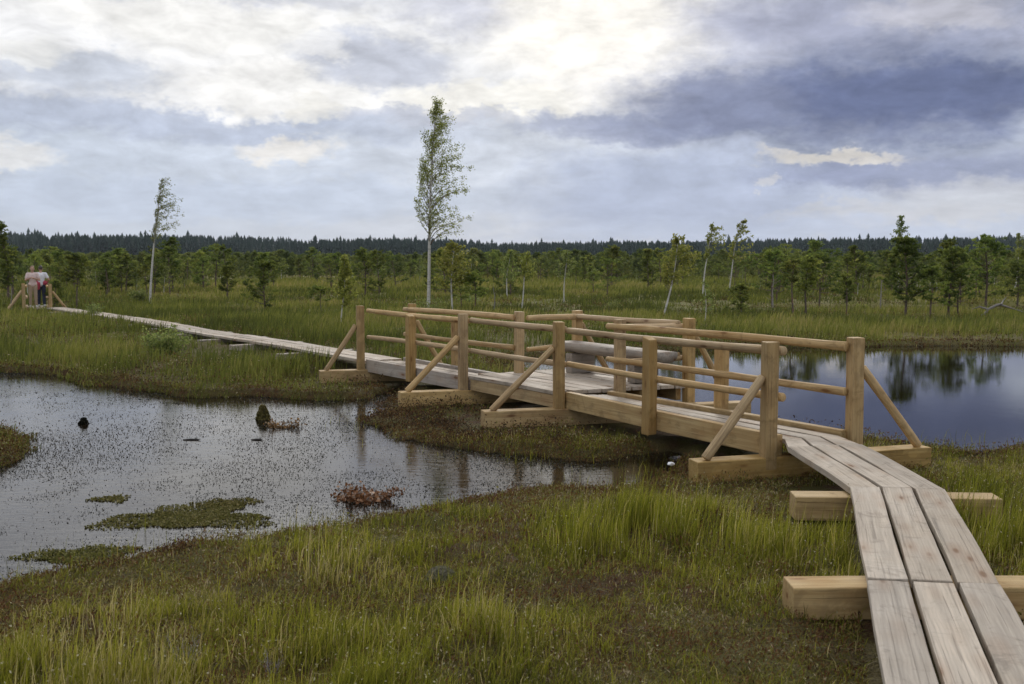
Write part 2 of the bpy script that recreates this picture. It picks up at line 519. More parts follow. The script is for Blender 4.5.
def log_mesh(L, r0, r1, seed=0, n=14, segs=14, bow=0.012):
    rs = random.Random(seed)
    ph = [rs.uniform(0, 6.28) for _ in range(6)]
    V, Q, T = [], [], []
    ts = [0.0, 0.0] + [i / segs for i in range(1, segs)] + [1.0, 1.0]
    for j, t in enumerate(ts):
        r = r0 + (r1 - r0) * t
        r *= 1 + 0.045 * math.sin(t * L * 4.1 + ph[0]) + 0.03 * math.sin(t * L * 11 + ph[1])
        xx = t * L
        if j == 0: r *= 0.86
        elif j == 1: xx += 0.008
        elif j == len(ts) - 1: r *= 0.86
        elif j == len(ts) - 2: xx -= 0.008
        cy = bow * L * math.sin(t * math.pi) * math.sin(ph[2]); cz = bow * L * math.sin(t * math.pi) * math.cos(ph[2])
        for k in range(n):
            a = 2 * math.pi * k / n
            rr = r * (1 + 0.03 * math.sin(2 * a + ph[3]))
            V.append((xx, cy + rr * math.cos(a), cz + rr * math.sin(a)))
    m = len(ts)
    for j in range(m - 1):
        for k in range(n):
            Q.append((j * n + k, j * n + (k + 1) % n, (j + 1) * n + (k + 1) % n, (j + 1) * n + k))
    V.append((0, 0, 0)); V.append((L, 0, 0))
    for k in range(n):
        T.append((len(V) - 2, (k + 1) % n, k)); T.append((len(V) - 1, (m - 1) * n + k, (m - 1) * n + (k + 1) % n))
    return np_mesh('log', V, Q, T, smooth=True)


def frame(a, b, up=(0, 0, 1)):
    a, b = Vector(a), Vector(b)
    x = (b - a).normalized()
    z = Vector(up)
    if abs(x.dot(z)) > 0.98: z = Vector((0, 1, 0))
    y = z.cross(x).normalized()
    z = x.cross(y)
    return Matrix(((x.x, y.x, z.x, a.x), (x.y, y.y, z.y, a.y), (x.z, y.z, z.z, a.z), (0, 0, 0, 1)))


_seed = [100]
def nseed():
    _seed[0] += 1
    return _seed[0]


def timber(name, a, b, wd, ht, mat, parent, up=(0, 0, 1), bev=0.007):
    L = (Vector(b) - Vector(a)).length
    return link(name, beam_mesh(L, wd, ht, nseed(), bev), mat, parent, frame(a, b, up))


def pole(name, a, b, r0, r1, mat, parent, bow=0.006):
    L = (Vector(b) - Vector(a)).length
    return link(name, log_mesh(L, r0, r1, nseed(), bow=bow), mat, parent, frame(a, b))


def post(parent, xy, z0, z1, size, mat, facing, slant=0.0):
    """a square post; facing = direction one side looks to"""
    me = beam_mesh(z1 - z0, size, size * 0.98, nseed(), 0.01, 8)
    if slant:
        for v in me.vertices:
            if v.co.x > (z1 - z0) - 0.05: v.co.x -= slant * (v.co.y / size + 0.5)
    f = Vector((facing[0], facing[1], 0)).normalized()
    s = Vector((-f.y, f.x, 0))
    M = Matrix(((0, s.x, f.x, xy[0]), (0, s.y, f.y, xy[1]), (1, 0, 0, z0), (0, 0, 0, 1)))
    return link('post', me, mat, parent, M)


def deck_board(parent, l0, r0, l1, r1, th, mat=None, mid=None):
    """a board given by the top corners of its two ends (and of a bend between them)"""
    l0, r0, l1, r1 = map(Vector, (l0, r0, l1, r1))
    c0, c1 = (l0 + r0) / 2, (l1 + r1) / 2
    M = frame(c0, c1)
    Mi = M.inverted()
    rs = random.Random(nseed())
    bm = bmesh.new()
    seg = 10
    rings = []
    ph = rs.uniform(0, 6)
    cup = rs.uniform(-0.004, 0.004)
    for i in range(seg + 1):
        t = i / seg
        if mid is None: L, R = l0.lerp(l1, t), r0.lerp(r1, t)
        elif t <= mid[2]: L, R = l0.lerp(mid[0], t / mid[2]), r0.lerp(mid[1], t / mid[2])
        else: L, R = mid[0].lerp(l1, (t - mid[2]) / (1 - mid[2])), mid[1].lerp(r1, (t - mid[2]) / (1 - mid[2]))
        e = 0.004 * math.sin(t * 7 + ph)
        dirv = (L - R).normalized()
        L = L + dirv * (e + rs.uniform(-.0015, .0015)); R = R + dirv * (e * .6 + rs.uniform(-.0015, .0015))
        zz = 0.004 * math.sin(t * 5 + ph * 2)
        top = [L.lerp(R, k / 4) + Vector((0, 0, zz + cup * (1 - (k / 2 - 1) ** 2))) for k in range(5)]
        ring = [bm.verts.new(Mi @ p) for p in top] + [bm.verts.new(Mi @ (R + Vector((0, 0, zz - th)))), bm.verts.new(Mi @ (L + Vector((0, 0, zz - th))))]
        rings.append(ring)
    n = 7
    for a, b in zip(rings, rings[1:]):
        for k in range(n):
            bm.faces.new((a[k], a[(k + 1) % n], b[(k + 1) % n], b[k]))
    bm.faces.new(rings[0][::-1]); bm.faces.new(rings[-1])
    bmesh.ops.recalc_face_normals(bm, faces=bm.faces)
    es = [e for e in bm.edges if len(e.link_faces) == 2 and e.calc_face_angle(0) > 0.6]
    bmesh.ops.bevel(bm, geom=es, offset=0.005, segments=2, affect='EDGES', profile=0.5)
    me = bpy.data.meshes.new('deck_board'); bm.to_mesh(me); bm.free()
    return link('deck_board', me, mat or M_DECK, parent, M)


STRIPS = ((0.0, 0.312), (0.347, 0.655), (0.69, 1.0))


def strips(parent, A, B, th=0.05, mat=None, lift=None, mid=None):
    """three boards side by side between the cut lines A=(left,right) and B=(left,right)"""
    for i, (u, v) in enumerate(STRIPS):
        dz = Vector((0, 0, (lift[i] if lift else random.uniform(-0.003, 0.003))))
        deck_board(parent, A[0].lerp(A[1], u) + dz, A[0].lerp(A[1], v) + dz, B[0].lerp(B[1], u) + dz, B[0].lerp(B[1], v) + dz, th, mat,
                   None if mid is None else (mid[0].lerp(mid[1], u) + dz, mid[0].lerp(mid[1], v) + dz, mid[2]))


def V2(a, z): return Vector((a[0], a[1], z))


# ------------------------------------------------------------------ near boardwalk
C1 = (w(850, 487), w(945, 489))
C0 = (w(867, 578), w(1000, 584))
dirn = ((C0[0] - C1[0]) + (C0[1] - C1[1])) / 2
dirn.normalize()
CB = (C0[0] + dirn * 3.1, C0[1] + dirn * 3.1)
CC = (CB[0] + dirn * 3.2, CB[1] + dirn * 3.2)
C2 = (w(788, 446), w(862, 444))
eps = dirn * 0.008
bw = empty('boardwalk', (1.9, 5, -0.3))
tag(bw, 'grey three board boardwalk on wide sleepers in the foreground grass beside the near footbridge', 'boardwalk')
strips(bw, C1, (C0[0] - eps, C0[1] - eps), lift=(0.004, 0.0, 0.002))
strips(bw, (C0[0] + eps, C0[1] + eps), CB, lift=(-0.004, 0.001, -0.001))
strips(bw, (CB[0] + eps * 2, CB[1] + eps * 2), CC)
e2 = (C1[0] - C2[0]).normalized() * 0.006
strips(bw, C2, (C1[0] - e2, C1[1] - e2), lift=(0.0, 0.003, 0.001))
SLP = dict(wd=0.19, ht=0.17)
for (a, b) in ((w(796, 496, -0.06), w(1004, 499, -0.06)), (w(793, 588, -0.06), w(793, 588, -0.06) + Vector((1.75, 0.03, 0)))):
    timber('sleeper', a + Vector((0, .09, -0.088)), b + Vector((0, .09, -0.088)), 0.20, 0.17, M_BEAM, bw)
for Y in (2.2, -0.7):
    c = C0[0].lerp(C0[1], .5)
    x = c.x + (Y - c.y) * dirn.x / dirn.y
    timber('sleeper', (x - 1, Y, -0.148), (x + .9, Y + .05, -0.148), 0.20, 0.17, M_BEAM, bw)

# ------------------------------------------------------------------ near footbridge
P = [Vector((2.33, 8.95, 0)), Vector((0.56, 11.85, 0)), Vector((-0.67, 13.6, 0)), Vector((-2.46, 16.1, 0))]
Q = [Vector((3.19, 9.2, 0)), Vector((1.31, 12.05, 0)), Vector((0.10, 13.85, 0)), Vector((-1.64, 16.35, 0))]
R1, R2 = Vector((2.24, 12.55, 0)), Vector((0.95, 14.45, 0))
SZ = -0.18            # top of the bridge sleepers
fb = empty('footbridge', (0.3, 12.3, -0.4))
tag(fb, 'new pine footbridge with pole railings and a widened bench platform crossing the two pools', 'footbridge')
PS = 0.122
tops = {}
for i in range(4):
    n = (Q[i] - P[i]).normalized()
    post(fb, P[i], SZ + (-0.12 if i in (0, 1) else -0.1), 0.865, PS, M_POST, n)
    post(fb, Q[i], SZ - 0.1, 0.885, PS, M_POST, n)
nR = (R1 - Q[1]).normalized()
post(fb, R1, SZ - 0.1, 0.87, PS, M_POST, nR)
post(fb, R2, SZ - 0.1, 0.87, PS, M_POST, nR)
# sleepers (notched behind the posts)
for i in range(4):
    n = (Q[i] - P[i]).normalized()
    ax = Vector((-n.y, n.x, 0))
    out_r = 0.82 if i == 0 else 0.6
    if i in (1, 2): out_r = 1.75
    out_l = (0.73, 0.93, 0.89, 0.66)[i]
    off = ax * 0.035
    a, b = P[i] - n * out_l + off, Q[i] + n * out_r + off
    timber('sleeper', V2(a, SZ - 0.1), V2(b, SZ - 0.1), 0.2, 0.2, M_SILL, fb, bev=0.01)
    # braces
    pole('brace', V2(P[i] - n * (out_l - 0.1), SZ + 0.01), V2(P[i] - n * 0.07, 0.55), 0.043, 0.040, M_RAIL, fb)
    if i in (0, 3):
        pole('brace', V2(Q[i] + n * (out_r - 0.1), SZ + 0.01), V2(Q[i] + n * 0.07, 0.60), 0.043, 0.040, M_RAIL, fb)
for R in (R1, R2):
    pole('brace', V2(R + nR * 0.62, SZ + 0.01), V2(R + nR * 0.07, 0.68), 0.043, 0.038, M_RAIL, fb)
# spans with kerb beams and boards set between them
def span(a, b, c, d, mat, ztop, overl=0.0):
    """kerb beams inside the post lines a-b (left) and c-d (right)"""
    n0, n1 = (c - a).normalized(), (d - b).normalized()
    ins = 0.07 + 0.047
    la, lb = a + n0 * ins, b + n1 * ins
    ra, rb = c - n0 * ins, d - n1 * ins
    for (s, e) in ((la, lb), (ra, rb)):
        timber('side_beam', V2(s, ztop - 0.105), V2(e, ztop - 0.105), 0.085, 0.205, mat, fb, bev=0.009)
    k = 0.055
    return (V2(la + n0 * k, ztop - 0.045), V2(ra - n0 * k, ztop - 0.045)), (V2(lb + n1 * k, ztop - 0.045), V2(rb - n1 * k, ztop - 0.045))
A, B = span(P[0], P[1], Q[0], Q[1], M_BEAM, 0.02)
strips(fb, B, (C2[0] + Vector((0.004, 0.012, -0.010)), C2[1] + Vector((0.004, 0.012, -0.010))), 0.045, mid=(A[0], A[1], 0.9))
A2, B2 = span(P[2], P[3], Q[2], Q[3], M_GREY, 0.0)
strips(fb, B2, A2, 0.045)
# mid posts on the outside of the beams
def mid(a, b, s, side, z0, z1, mat, out):
    p = a.lerp(b, s)
    d = (b - a).normalized()
    nn = Vector((d.y, -d.x, 0)) * side
    post(fb, p + nn * out, z0, z1, PS * 0.97, mat, nn, slant=0.03)
    return p
mid(P[0], P[1], 0.5, -1, -0.235, 0.80, M_NEW, -0.0)
mid(Q[0], Q[1], 0.5, 1, -0.2, 0.68, M_NEW, 0.0)
mid(P[2], P[3], 0.47, -1, -0.21, 0.80, M_NEW, -0.0)
mid(Q[2], Q[3], 0.55, 1, -0.2, 0.70, M_NEW, 0.0)
# platform: boards along the bridge on three cross bearers
zp = 0.03
pl0, pl1 = P[1] + (P[2] - P[1]).normalized() * 0.0, P[2]
nn = (R1 - Q[1]).normalized()
edge0a, edge1a = P[1] - Vector((0.02, 0, 0)), P[2] + Vector((0.02, 0, 0))
edge0b, edge1b = R1 - nn * 0.0, R2 - nn * 0.0
NB = 9
for k in range(NB):
    u, v = k / NB + 0.004, (k + 1) / NB - 0.004
    g = 0.085 if k == 0 else 0.0
    dd = (edge1a - edge0a).normalized() * (g + random.uniform(-0.012, 0.012))
    A_, B_ = V2(edge0a, zp), V2(edge1a, zp)
    C_, D_ = V2(edge0b, zp), V2(edge1b, zp)
    dz = Vector((0, 0, random.uniform(-0.003, 0.003)))
    deck_board(fb, A_.lerp(C_, u) + dd + dz, A_.lerp(C_, v) + dd + dz, B_.lerp(D_, u) - dd + dz, B_.lerp(D_, v) - dd + dz, 0.048)
for u in (0.035, 0.36, 0.68, 0.965):
    s, e = edge0a.lerp(edge0b, u), edge1a.lerp(edge1b, u)
    d = (e - s).normalized()
    timber('side_beam', V2(s + d * 0.10, zp - 0.052 - 0.08), V2(e - d * 0.10, zp - 0.052 - 0.08), 0.085, 0.155, M_BEAM, fb)
# railings: round poles on the inner faces of the posts
def rails(a, b, na, nb, ext=(0.04, 0.04), zs=(0.775, 0.36), r=0.04, inn=0.095, names=('rail', 'rail')):
    d = (b - a).normalized()
    for z in zs:
        s, e = a + na * inn - d * ext[0], b + nb * inn + d * ext[1]
        j = random.uniform(-0.012, 0.012)
        rr = r * (0.9 if z < 0.5 else 1.0)
        pole('rail', V2(s, z + j), V2(e, z - j + random.uniform(-0.01, 0.01)), rr * 1.06, rr * 0.93, M_RAIL, fb, bow=0.004)
N = [(Q[i] - P[i]).normalized() for i in range(4)]
rails(P[0], P[1], N[0], N[1], (0.06, -0.03))
rails(P[1], P[2], N[1], N[2], (-0.02, -0.03))
rails(P[2], P[3], N[2], N[3], (-0.02, -0.06))
rails(Q[0], Q[1], -N[0], -N[1], (0.0, 0.10), zs=(0.80, 0.385))
rails(Q[2], Q[3], -N[2], -N[3], (0.02, 0.08), zs=(0.80, 0.385))
dR = (R2 - R1).normalized()
rails(Q[1], R1, dR, dR, (-0.05, 0.10), zs=(0.765, 0.35))
rails(R2, Q[2], -dR, -dR, (0.05, -0.07), zs=(0.79, 0.37))
rails(R1, R2, -nR, -nR, (-0.08, -0.08), zs=(0.80, 0.395))

# ------------------------------------------------------------------ bench: a half log on two stumps of timber
def half_log(L, wd, th, seed):
    rs = random.Random(seed)
    V, Qd = [], []
    n, seg = 12, 16
    prof = [(-1, 0)] + [(-math.cos(math.pi * k / 10), -0.35 - 0.65 * math.sin(math.pi * k / 10)) for k in range(11)] + [(1, 0)]
    prof = prof + [(0.33, 0.0), (-0.33, 0.0)]
    ph = rs.uniform(0, 6)
    for j in range(seg + 1):
        t = j / seg
        s = 1 + 0.04 * math.sin(t * 5 + ph) - (0.10 * t)
        for (a, b) in prof:
            V.append((t * L, a * wd / 2 * s + 0.01 * math.sin(t * 4 + ph), b * th * s))
    m = len(prof)
    for j in range(seg):
        for k in range(m):
            Qd.append((j * m + k, j * m + (k + 1) % m, (j + 1) * m + (k + 1) % m, (j + 1) * m + k))
    V += [(0, 0, -th * .4), (L, 0, -th * .4)]
    T = []
    for k in range(m):
        T.append((len(V) - 2, (k + 1) % m, k)); T.append((len(V) - 1, seg * m + k, seg * m + (k + 1) % m))
    me = np_mesh('half_log', V, Qd, T)
    return me

e1, e2_ = R1.lerp(R2, -0.02) - nR * 0.40, R1.lerp(R2, 0.93) - nR * 0.34
bn = empty('bench', tuple(((e1 + e2_) / 2).xy) + (0.035,))
tag(bn, 'thick half log bench with a flat grey top on the footbridge platform', 'bench')
link('seat', half_log((e2_ - e1).length, 0.40, 0.15, 5), M_BENCH, bn, frame(V2(e2_, 0.45), V2(e1, 0.45)))
for s in (0.2, 0.82):
    c = e1.lerp(e2_, s)
    timber('leg', V2(c - nR * 0.19, 0.175), V2(c + nR * 0.19, 0.175), 0.16, 0.27, M_BENCH, bn)

# ------------------------------------------------------------------ far boardwalk
fpx = [(334, 356.5, -0.035), (300, 349, -0.05), (252, 341, -0.06), (219, 336, -0.075), (186, 331, -0.09), (139, 321.5, -0.13), (93, 314.5, -0.17), (62, 310.0, -0.2), (44, 307.6, -0.2)]
FL = [w(a, b, z) for a, b, z in fpx]
FL[0] = V2(P[3].lerp(Q[3], 0.16), -0.045) + Vector((-.05, .06, 0))
fw_ = empty('boardwalk', tuple(FL[3].xy) + (-0.4,))
tag(fw_, 'long narrow grey boardwalk running off across the bog towards the two distant walkers', 'boardwalk')
FR = []
for i, p in enumerate(FL):
    q = FL[min(i + 1, len(FL) - 1)] - FL[max(i - 1, 0)]
    q.z = 0
    q.normalize()
    FR.append(p + Vector((q.y, -q.x, 0)) * 0.66)
for i in range(len(FL) - 1):
    nsub = 2 if (FL[i + 1] - FL[i]).length > 4.2 else 1
    for s in range(nsub):
        a, b = s / nsub, (s + 1) / nsub
        q = (FL[i + 1] - FL[i]).normalized() * 0.006
        A_ = (FL[i].lerp(FL[i + 1], a) + q, FR[i].lerp(FR[i + 1], a) + q)
        B_ = (FL[i].lerp(FL[i + 1], b) - q, FR[i].lerp(FR[i + 1], b) - q)
        strips(fw_, B_, A_, 0.05)
        if i + s > 0:
            c = (A_[1] - A_[0]).normalized()
            gap = Vector((0, 0, 0.06 + 0.09))
            timber('sleeper', A_[0] - c * 0.45 - gap, A_[1] + c * 0.45 - gap, 0.2, 0.17, M_GREY, fw_)

# ------------------------------------------------------------------ second footbridge with the walkers
ax2 = Vector((-0.44, 0.898, 0))
n2 = Vector((ax2.y, -ax2.x, 0))
F0 = FL[-1] + ax2 * 0.02 - n2 * 0.55
FZ = -0.2
fb2 = empty('footbridge', tuple((F0 + ax2 * 2).xy) + (-0.5,))
tag(fb2, 'small distant pine footbridge where the two walkers stand', 'footbridge')
for i, t in enumerate((0.15, 2.2)):
    a, b = F0 + ax2 * t - n2 * 0.13, F0 + ax2 * t + n2 * 0.79
    for pnt in (a, b):
        post(fb2, pnt, FZ - 0.28, FZ + 0.88, PS, M_NEW, n2)
    timber('sleeper', V2(a - n2 * 0.68 + ax2 * .16, FZ - 0.25), V2(b + n2 * 0.68 + ax2 * .16, FZ - 0.25), 0.2, 0.2, M_BEAM, fb2)
    pole('brace', V2(a - n2 * 0.6 + ax2 * .05, FZ - 0.16), V2(a - n2 * 0.07, FZ + 0.6), 0.045, 0.042, M_RAIL, fb2)
    pole('brace', V2(b + n2 * 0.6 + ax2 * .05, FZ - 0.16), V2(b + n2 * 0.07, FZ + 0.6), 0.045, 0.042, M_RAIL, fb2)
for off in (-0.03, 0.69):
    s, e = F0 + ax2 * 0.24 + n2 * off, F0 + ax2 * 2.35 + n2 * off
    for z in (0.79, 0.37):
        pole('rail', V2(s, FZ + z), V2(e, FZ + z), 0.042, 0.038, M_RAIL, fb2)
    timber('side_beam', V2(s, FZ - 0.08), V2(e, FZ - 0.08), 0.085, 0.2, M_BEAM, fb2)
strips(fb2, (V2(F0 + ax2 * 2.35 + n2 * .03, FZ - .02), V2(F0 + ax2 * 2.35 + n2 * .63, FZ - .02)), (V2(F0 + ax2 * 0.02 + n2 * .03, FZ - .02), V2(F0 + ax2 * 0.02 + n2 * .63, FZ - .02)), 0.045)

# ------------------------------------------------------------------ people (limbs grown together into one surface)
M_SKIN = plain('skin', (0.45, 0.27, 0.19), 0.55, 0.08)
M_HAIR = plain('light_brown_hair', (0.22, 0.14, 0.08), 0.6, 0.3)
M_HAIR2 = plain('dark_hair', (0.05, 0.04, 0.035), 0.6, 0.3)
M_PINK = plain('pale_pink_cotton', (0.66, 0.52, 0.49), 0.85, 0.1)
M_WHITE = plain('white_cotton', (0.70, 0.71, 0.76), 0.85, 0.06)
M_BEIGE = plain('beige_cotton', (0.36, 0.27, 0.19), 0.85, 0.1)
M_NAVY = plain('navy_cotton', (0.025, 0.03, 0.06), 0.85, 0.15)
M_RED = plain('red_cotton', (0.36, 0.04, 0.07), 0.8, 0.1)
M_SHOE = plain('white_shoe', (0.6, 0.6, 0.6), 0.6, 0.1)
M_EYE = plain('eye', (0.03, 0.02, 0.02), 0.2, 0.0)


def capsule(bm, a, b, ra, rb, n=12):
    a, b = Vector(a), Vector(b)
    M = frame(a, b) if (b - a).length > 1e-5 else Matrix.Translation(a)
    L = (b - a).length
    rings = []
    prof = [(-math.cos(k * math.pi / 8) * ra, math.sin(k * math.pi / 8) * ra) for k in range(1, 5)]
    prof += [(L + math.sin(k * math.pi / 8) * rb, math.cos(k * math.pi / 8) * rb) for k in range(0, 4)]
    for (x, r) in prof:
        rings.append([bm.verts.new(M @ Vector((x, r * math.cos(2 * math.pi * k / n), r * math.sin(2 * math.pi * k / n)))) for k in range(n)])
    for p, q in zip(rings, rings[1:]):
        for k in range(n):
            bm.faces.new((p[k], p[(k + 1) % n], q[(k + 1) % n], q[k]))
    v0, v1 = bm.verts.new(M @ Vector((-ra, 0, 0))), bm.verts.new(M @ Vector((L + rb, 0, 0)))
    for k in range(n):
        bm.faces.new((v0, rings[0][(k + 1) % n], rings[0][k])); bm.faces.new((v1, rings[-1][k], rings[-1][(k + 1) % n]))


def ell(bm, c, r):
    bmesh.ops.create_uvsphere(bm, u_segments=16, v_segments=12, radius=1.0, matrix=Matrix.Translation(c) @ Matrix.Diagonal((r[0], r[1], r[2], 1)))


def grown(name, parts, voxel, mat, parent, M, cut=None):
    bm = bmesh.new()
    for p in parts:
        if p[0] == 'c': capsule(bm, *p[1:])
        else: ell(bm, *p[1:])
    bmesh.ops.recalc_face_normals(bm, faces=bm.faces)
    me = bpy.data.meshes.new(name); bm.to_mesh(me); bm.free()
    tmp = bpy.data.objects.new('tmp', me); COL.objects.link(tmp)
    md = tmp.modifiers.new('r', 'REMESH'); md.mode = 'VOXEL'; md.voxel_size = voxel; md.use_smooth_shade = True
    sm = tmp.modifiers.new('s', 'SMOOTH'); sm.factor = 0.5; sm.iterations = 3
    dg = bpy.context.evaluated_depsgraph_get()
    me2 = bpy.data.meshes.new_from_object(tmp.evaluated_get(dg))
    bpy.data.objects.remove(tmp)
    me2.name = name
    me2.materials.clear()
    return link(name, me2, mat, parent, M)


def hand(wr, dirv, side, s=1.0):
    """palm, four unequal bent fingers and a thumb; dirv = pointing direction"""
    d = Vector(dirv).normalized()
    up = Vector((0, 0, 1)) if abs(d.z) < 0.8 else Vector((0, 1, 0))
    sx = d.cross(up).normalized()
    pn = sx.cross(d).normalized()
    wr = Vector(wr)
    out = [('c', wr, wr + d * 0.07, 0.026, 0.032)]
    for k, l in enumerate((0.062, 0.072, 0.068, 0.052)):
        o = wr + d * 0.085 + sx * (k - 1.5) * 0.021
        kn = o + d * l * 0.6 - pn * 0.006
        out += [('c', o - d * 0.02, kn, 0.0095, 0.009), ('c', kn, kn + d * l * 0.4 - pn * 0.022, 0.009, 0.0075)]
    th = wr + d * 0.025 + sx * side * 0.028
    out += [('c', th, th + d * 0.04 + sx * side * 0.028, 0.012, 0.010), ('c', th + d * 0.04 + sx * side * 0.028, th + d * 0.068 + sx * side * 0.03 - pn * 0.01, 0.010, 0.008)]
    return out


def person(loc, rz, label, pose, top, legs, hair, extra=None):
    root = empty('person', loc)
    tag(root, label, 'person', 'walkers on the distant footbridge')
    M = Matrix.Translation(loc) @ Matrix.Rotation(rz, 4, 'Z') @ Matrix.Scale(0.94, 4)
    # figure 1.68 m, facing -Y
    hip, kne, ank = 0.88, 0.47, 0.08
    H = {}
    body = []
    for s in (-1, 1):
        fy = pose['feet'][0 if s < 0 else 1]
        kp = (s * 0.095, -0.015 + fy * 0.5, kne); ap = (s * 0.105, 0.02 + fy, ank); hp = (s * 0.085, 0, hip)
        H[s] = (hp, kp, ap)
        body += [('c', hp, kp, 0.082, 0.053), ('c', kp, ap, 0.052, 0.034), ('c', (ap[0], ap[1], 0.045), (ap[0] * 1.15, ap[1] - 0.15, 0.035), 0.04, 0.032)]
    body += [('e', (0, 0, 0.93), (0.16, 0.11, 0.13)), ('c', (0, 0, 0.98), (0, 0.01, 1.28), 0.12, 0.125),
             ('c', (-0.13, 0, 1.355), (0.13, 0, 1.355), 0.065, 0.065), ('e', (0, -0.01, 1.25), (0.155, 0.11, 0.15)),
             ('c', (0, 0.01, 1.38), (0, -0.005, 1.49), 0.055, 0.05)]
    hc = Vector((0, -0.015, 1.575))
    body += [('e', hc, (0.073, 0.092, 0.112)), ('e', hc + Vector((0, -0.045, -0.055)), (0.05, 0.05, 0.05)),
             ('c', hc + Vector((0, -0.088, 0.01)), hc + Vector((0, -0.105, -0.022)), 0.010, 0.014),
             ('c', hc + Vector((-0.02, -0.088, -0.052)), hc + Vector((0.02, -0.088, -0.052)), 0.008, 0.008),
             ('e', hc + Vector((-0.075, 0.005, -0.01)), (0.012, 0.022, 0.032)), ('e', hc + Vector((0.075, 0.005, -0.01)), (0.012, 0.022, 0.032))]
    sleeves = []
    for s in (-1, 1):
        sh = Vector((s * 0.175, 0, 1.36)); el = Vector(pose['elbow'][0 if s < 0 else 1]); wr = Vector(pose['wrist'][0 if s < 0 else 1])
        body += [('c', sh, el, 0.05, 0.04), ('c', el, wr, 0.04, 0.026)]
        body += hand(wr, wr - el, -s)
        sleeves += [('c', sh, sh.lerp(el, 0.62), 0.064, 0.06)]
    grown('body', body, 0.0075, M_SKIN, root, M)
    shirt = [('c', (0, 0, 0.95), (0, 0.005, 1.28), 0.135, 0.138), ('c', (-0.135, 0, 1.352), (0.135, 0, 1.352), 0.074, 0.074),
             ('e', (0, 0, 1.24), (0.172, 0.126, 0.17)), ('e', (0, 0, 0.96), (0.172, 0.125, 0.11))] + sleeves
    grown('shirt', shirt, 0.012, top, root, M)
    tr = [('e', (0, 0, 0.93), (0.165, 0.118, 0.11))]
    for s in (-1, 1):
        hp, kp, ap = H[s]
        tr += [('c', hp, kp, 0.094, 0.068), ('c', kp, (ap[0], ap[1], 0.13), 0.068, 0.056)]
    grown('trousers', tr, 0.012, legs, root, M)
    for s in (-1, 1):
        ap = H[s][2]
        grown('shoe', [('c', (ap[0], ap[1] + 0.03, 0.048), (ap[0] * 1.18, ap[1] - 0.16, 0.04), 0.05, 0.042)], 0.01, M_SHOE, root, M)
        grown('eye', [('e', hc + Vector((s * 0.030, -0.083, 0.004)), (0.010, 0.008, 0.007))], 0.004, M_EYE, root, M)
    hp_ = [('e', hc + Vector((0, 0.02, 0.03)), (0.083, 0.092, 0.102))]
    if hair[1]: hp_ += [('c', hc + Vector((0, 0.07, 0.0)), hc + Vector((0, 0.085, -0.12)), 0.06, 0.04)]
    grown('hair', hp_, 0.012, hair[0], root, M)
    if extra == 'jacket':
        grown('jacket', [('c', (-0.13, 0.0, 0.98), (0.13, 0.0, 0.98), 0.115, 0.115), ('c', (0.08, 0.1, 0.96), (0.1, 0.12, 0.76), 0.075, 0.06)], 0.014, M_RED, root, M)
    return root


pA = wy(31, (F0 + ax2 * 0.55).y, FZ - 0.02)
pB = wy(41, (F0 + ax2 * 1.25).y, FZ - 0.02)
person(F0 + ax2 * 0.75 + n2 * 0.20 + Vector((0, 0, FZ - 0.015 - F0.z)), math.radians(25), 'person in a pale pink top and beige trousers with both hands raised at the chest', dict(feet=(0.0, -0.05), elbow=((-0.25, -0.06, 1.12), (0.25, -0.06, 1.12)), wrist=((-0.07, -0.24, 1.2), (0.07, -0.25, 1.18))), M_PINK, M_BEIGE, (M_HAIR, False))
person(F0 + ax2 * 1.25 + n2 * 0.50 + Vector((0, 0, FZ - 0.015 - F0.z)), math.radians(200), 'person seen from behind in white shirt and dark trousers with red jacket at waist', dict(feet=(0.06, -0.08), elbow=((-0.29, 0.02, 1.12), (0.28, 0.0, 1.1)), wrist=((-0.22, -0.14, 0.98), (0.24, -0.16, 0.98))), M_WHITE, M_NAVY, (M_HAIR2, False), 'jacket')

# ------------------------------------------------------------------ grass and other ground cover
def walkway_clear(x, y):
    """True where boards or timbers cover the ground"""
    Pn = np.stack([x, y], 1)
    polys = [np.array([C1[0].xy, C1[1].xy, CC[1].xy, CC[0].xy]), np.array([C2[0].xy, C2[1].xy, C1[1].xy, C1[0].xy]),
             np.array([P[0].xy, Q[0].xy, Q[1].xy, P[1].xy]), np.array([P[1].xy, R1.xy, R2.xy, P[2].xy]), np.array([P[2].xy, Q[2].xy, Q[3].xy, P[3].xy])]
    m = np.zeros(len(x), dtype=bool)
    for k, q in enumerate(polys):
        m |= poly_sdf(Pn, q) < (0.02 if k < 2 else 0.05)
    fl = np.array([p.xy for p in FL] + [p.xy for p in FR[::-1]])
    m |= poly_sdf(Pn, fl) < 0.05
    f2 = np.array([(F0 - n2 * .1).xy, (F0 + n2 * .8).xy, (F0 + n2 * .8 + ax2 * 3.6).xy, (F0 - n2 * .1 + ax2 * 3.6).xy])
    m |= poly_sdf(Pn, f2) < 0.02
    return m


SLEEPERS = []
for o in list(COL.objects):
    if o.name.startswith('sleeper'):
        bpy.context.view_layer.update()
        break
bpy.context.view_layer.update()
for o in COL.objects:
    if o.name.startswith('sleeper'):
        L = max(v.co.x for v in o.data.vertices)
        a, b = o.matrix_world @ Vector((0, 0, 0)), o.matrix_world @ Vector((L, 0, 0))
        SLEEPERS.append((a, b))


def sleeper_near(x, y, r, bars=None):
    m = np.zeros(len(x), dtype=bool)
    for a, b in (SLEEPERS if bars is None else bars):
        e = np.array((b - a).xy)
        t = np.clip(((x - a.x) * e[0] + (y - a.y) * e[1]) / (e @ e), 0, 1)
        m |= np.hypot(x - a.x - e[0] * t, y - a.y - e[1] * t) < r
    return m


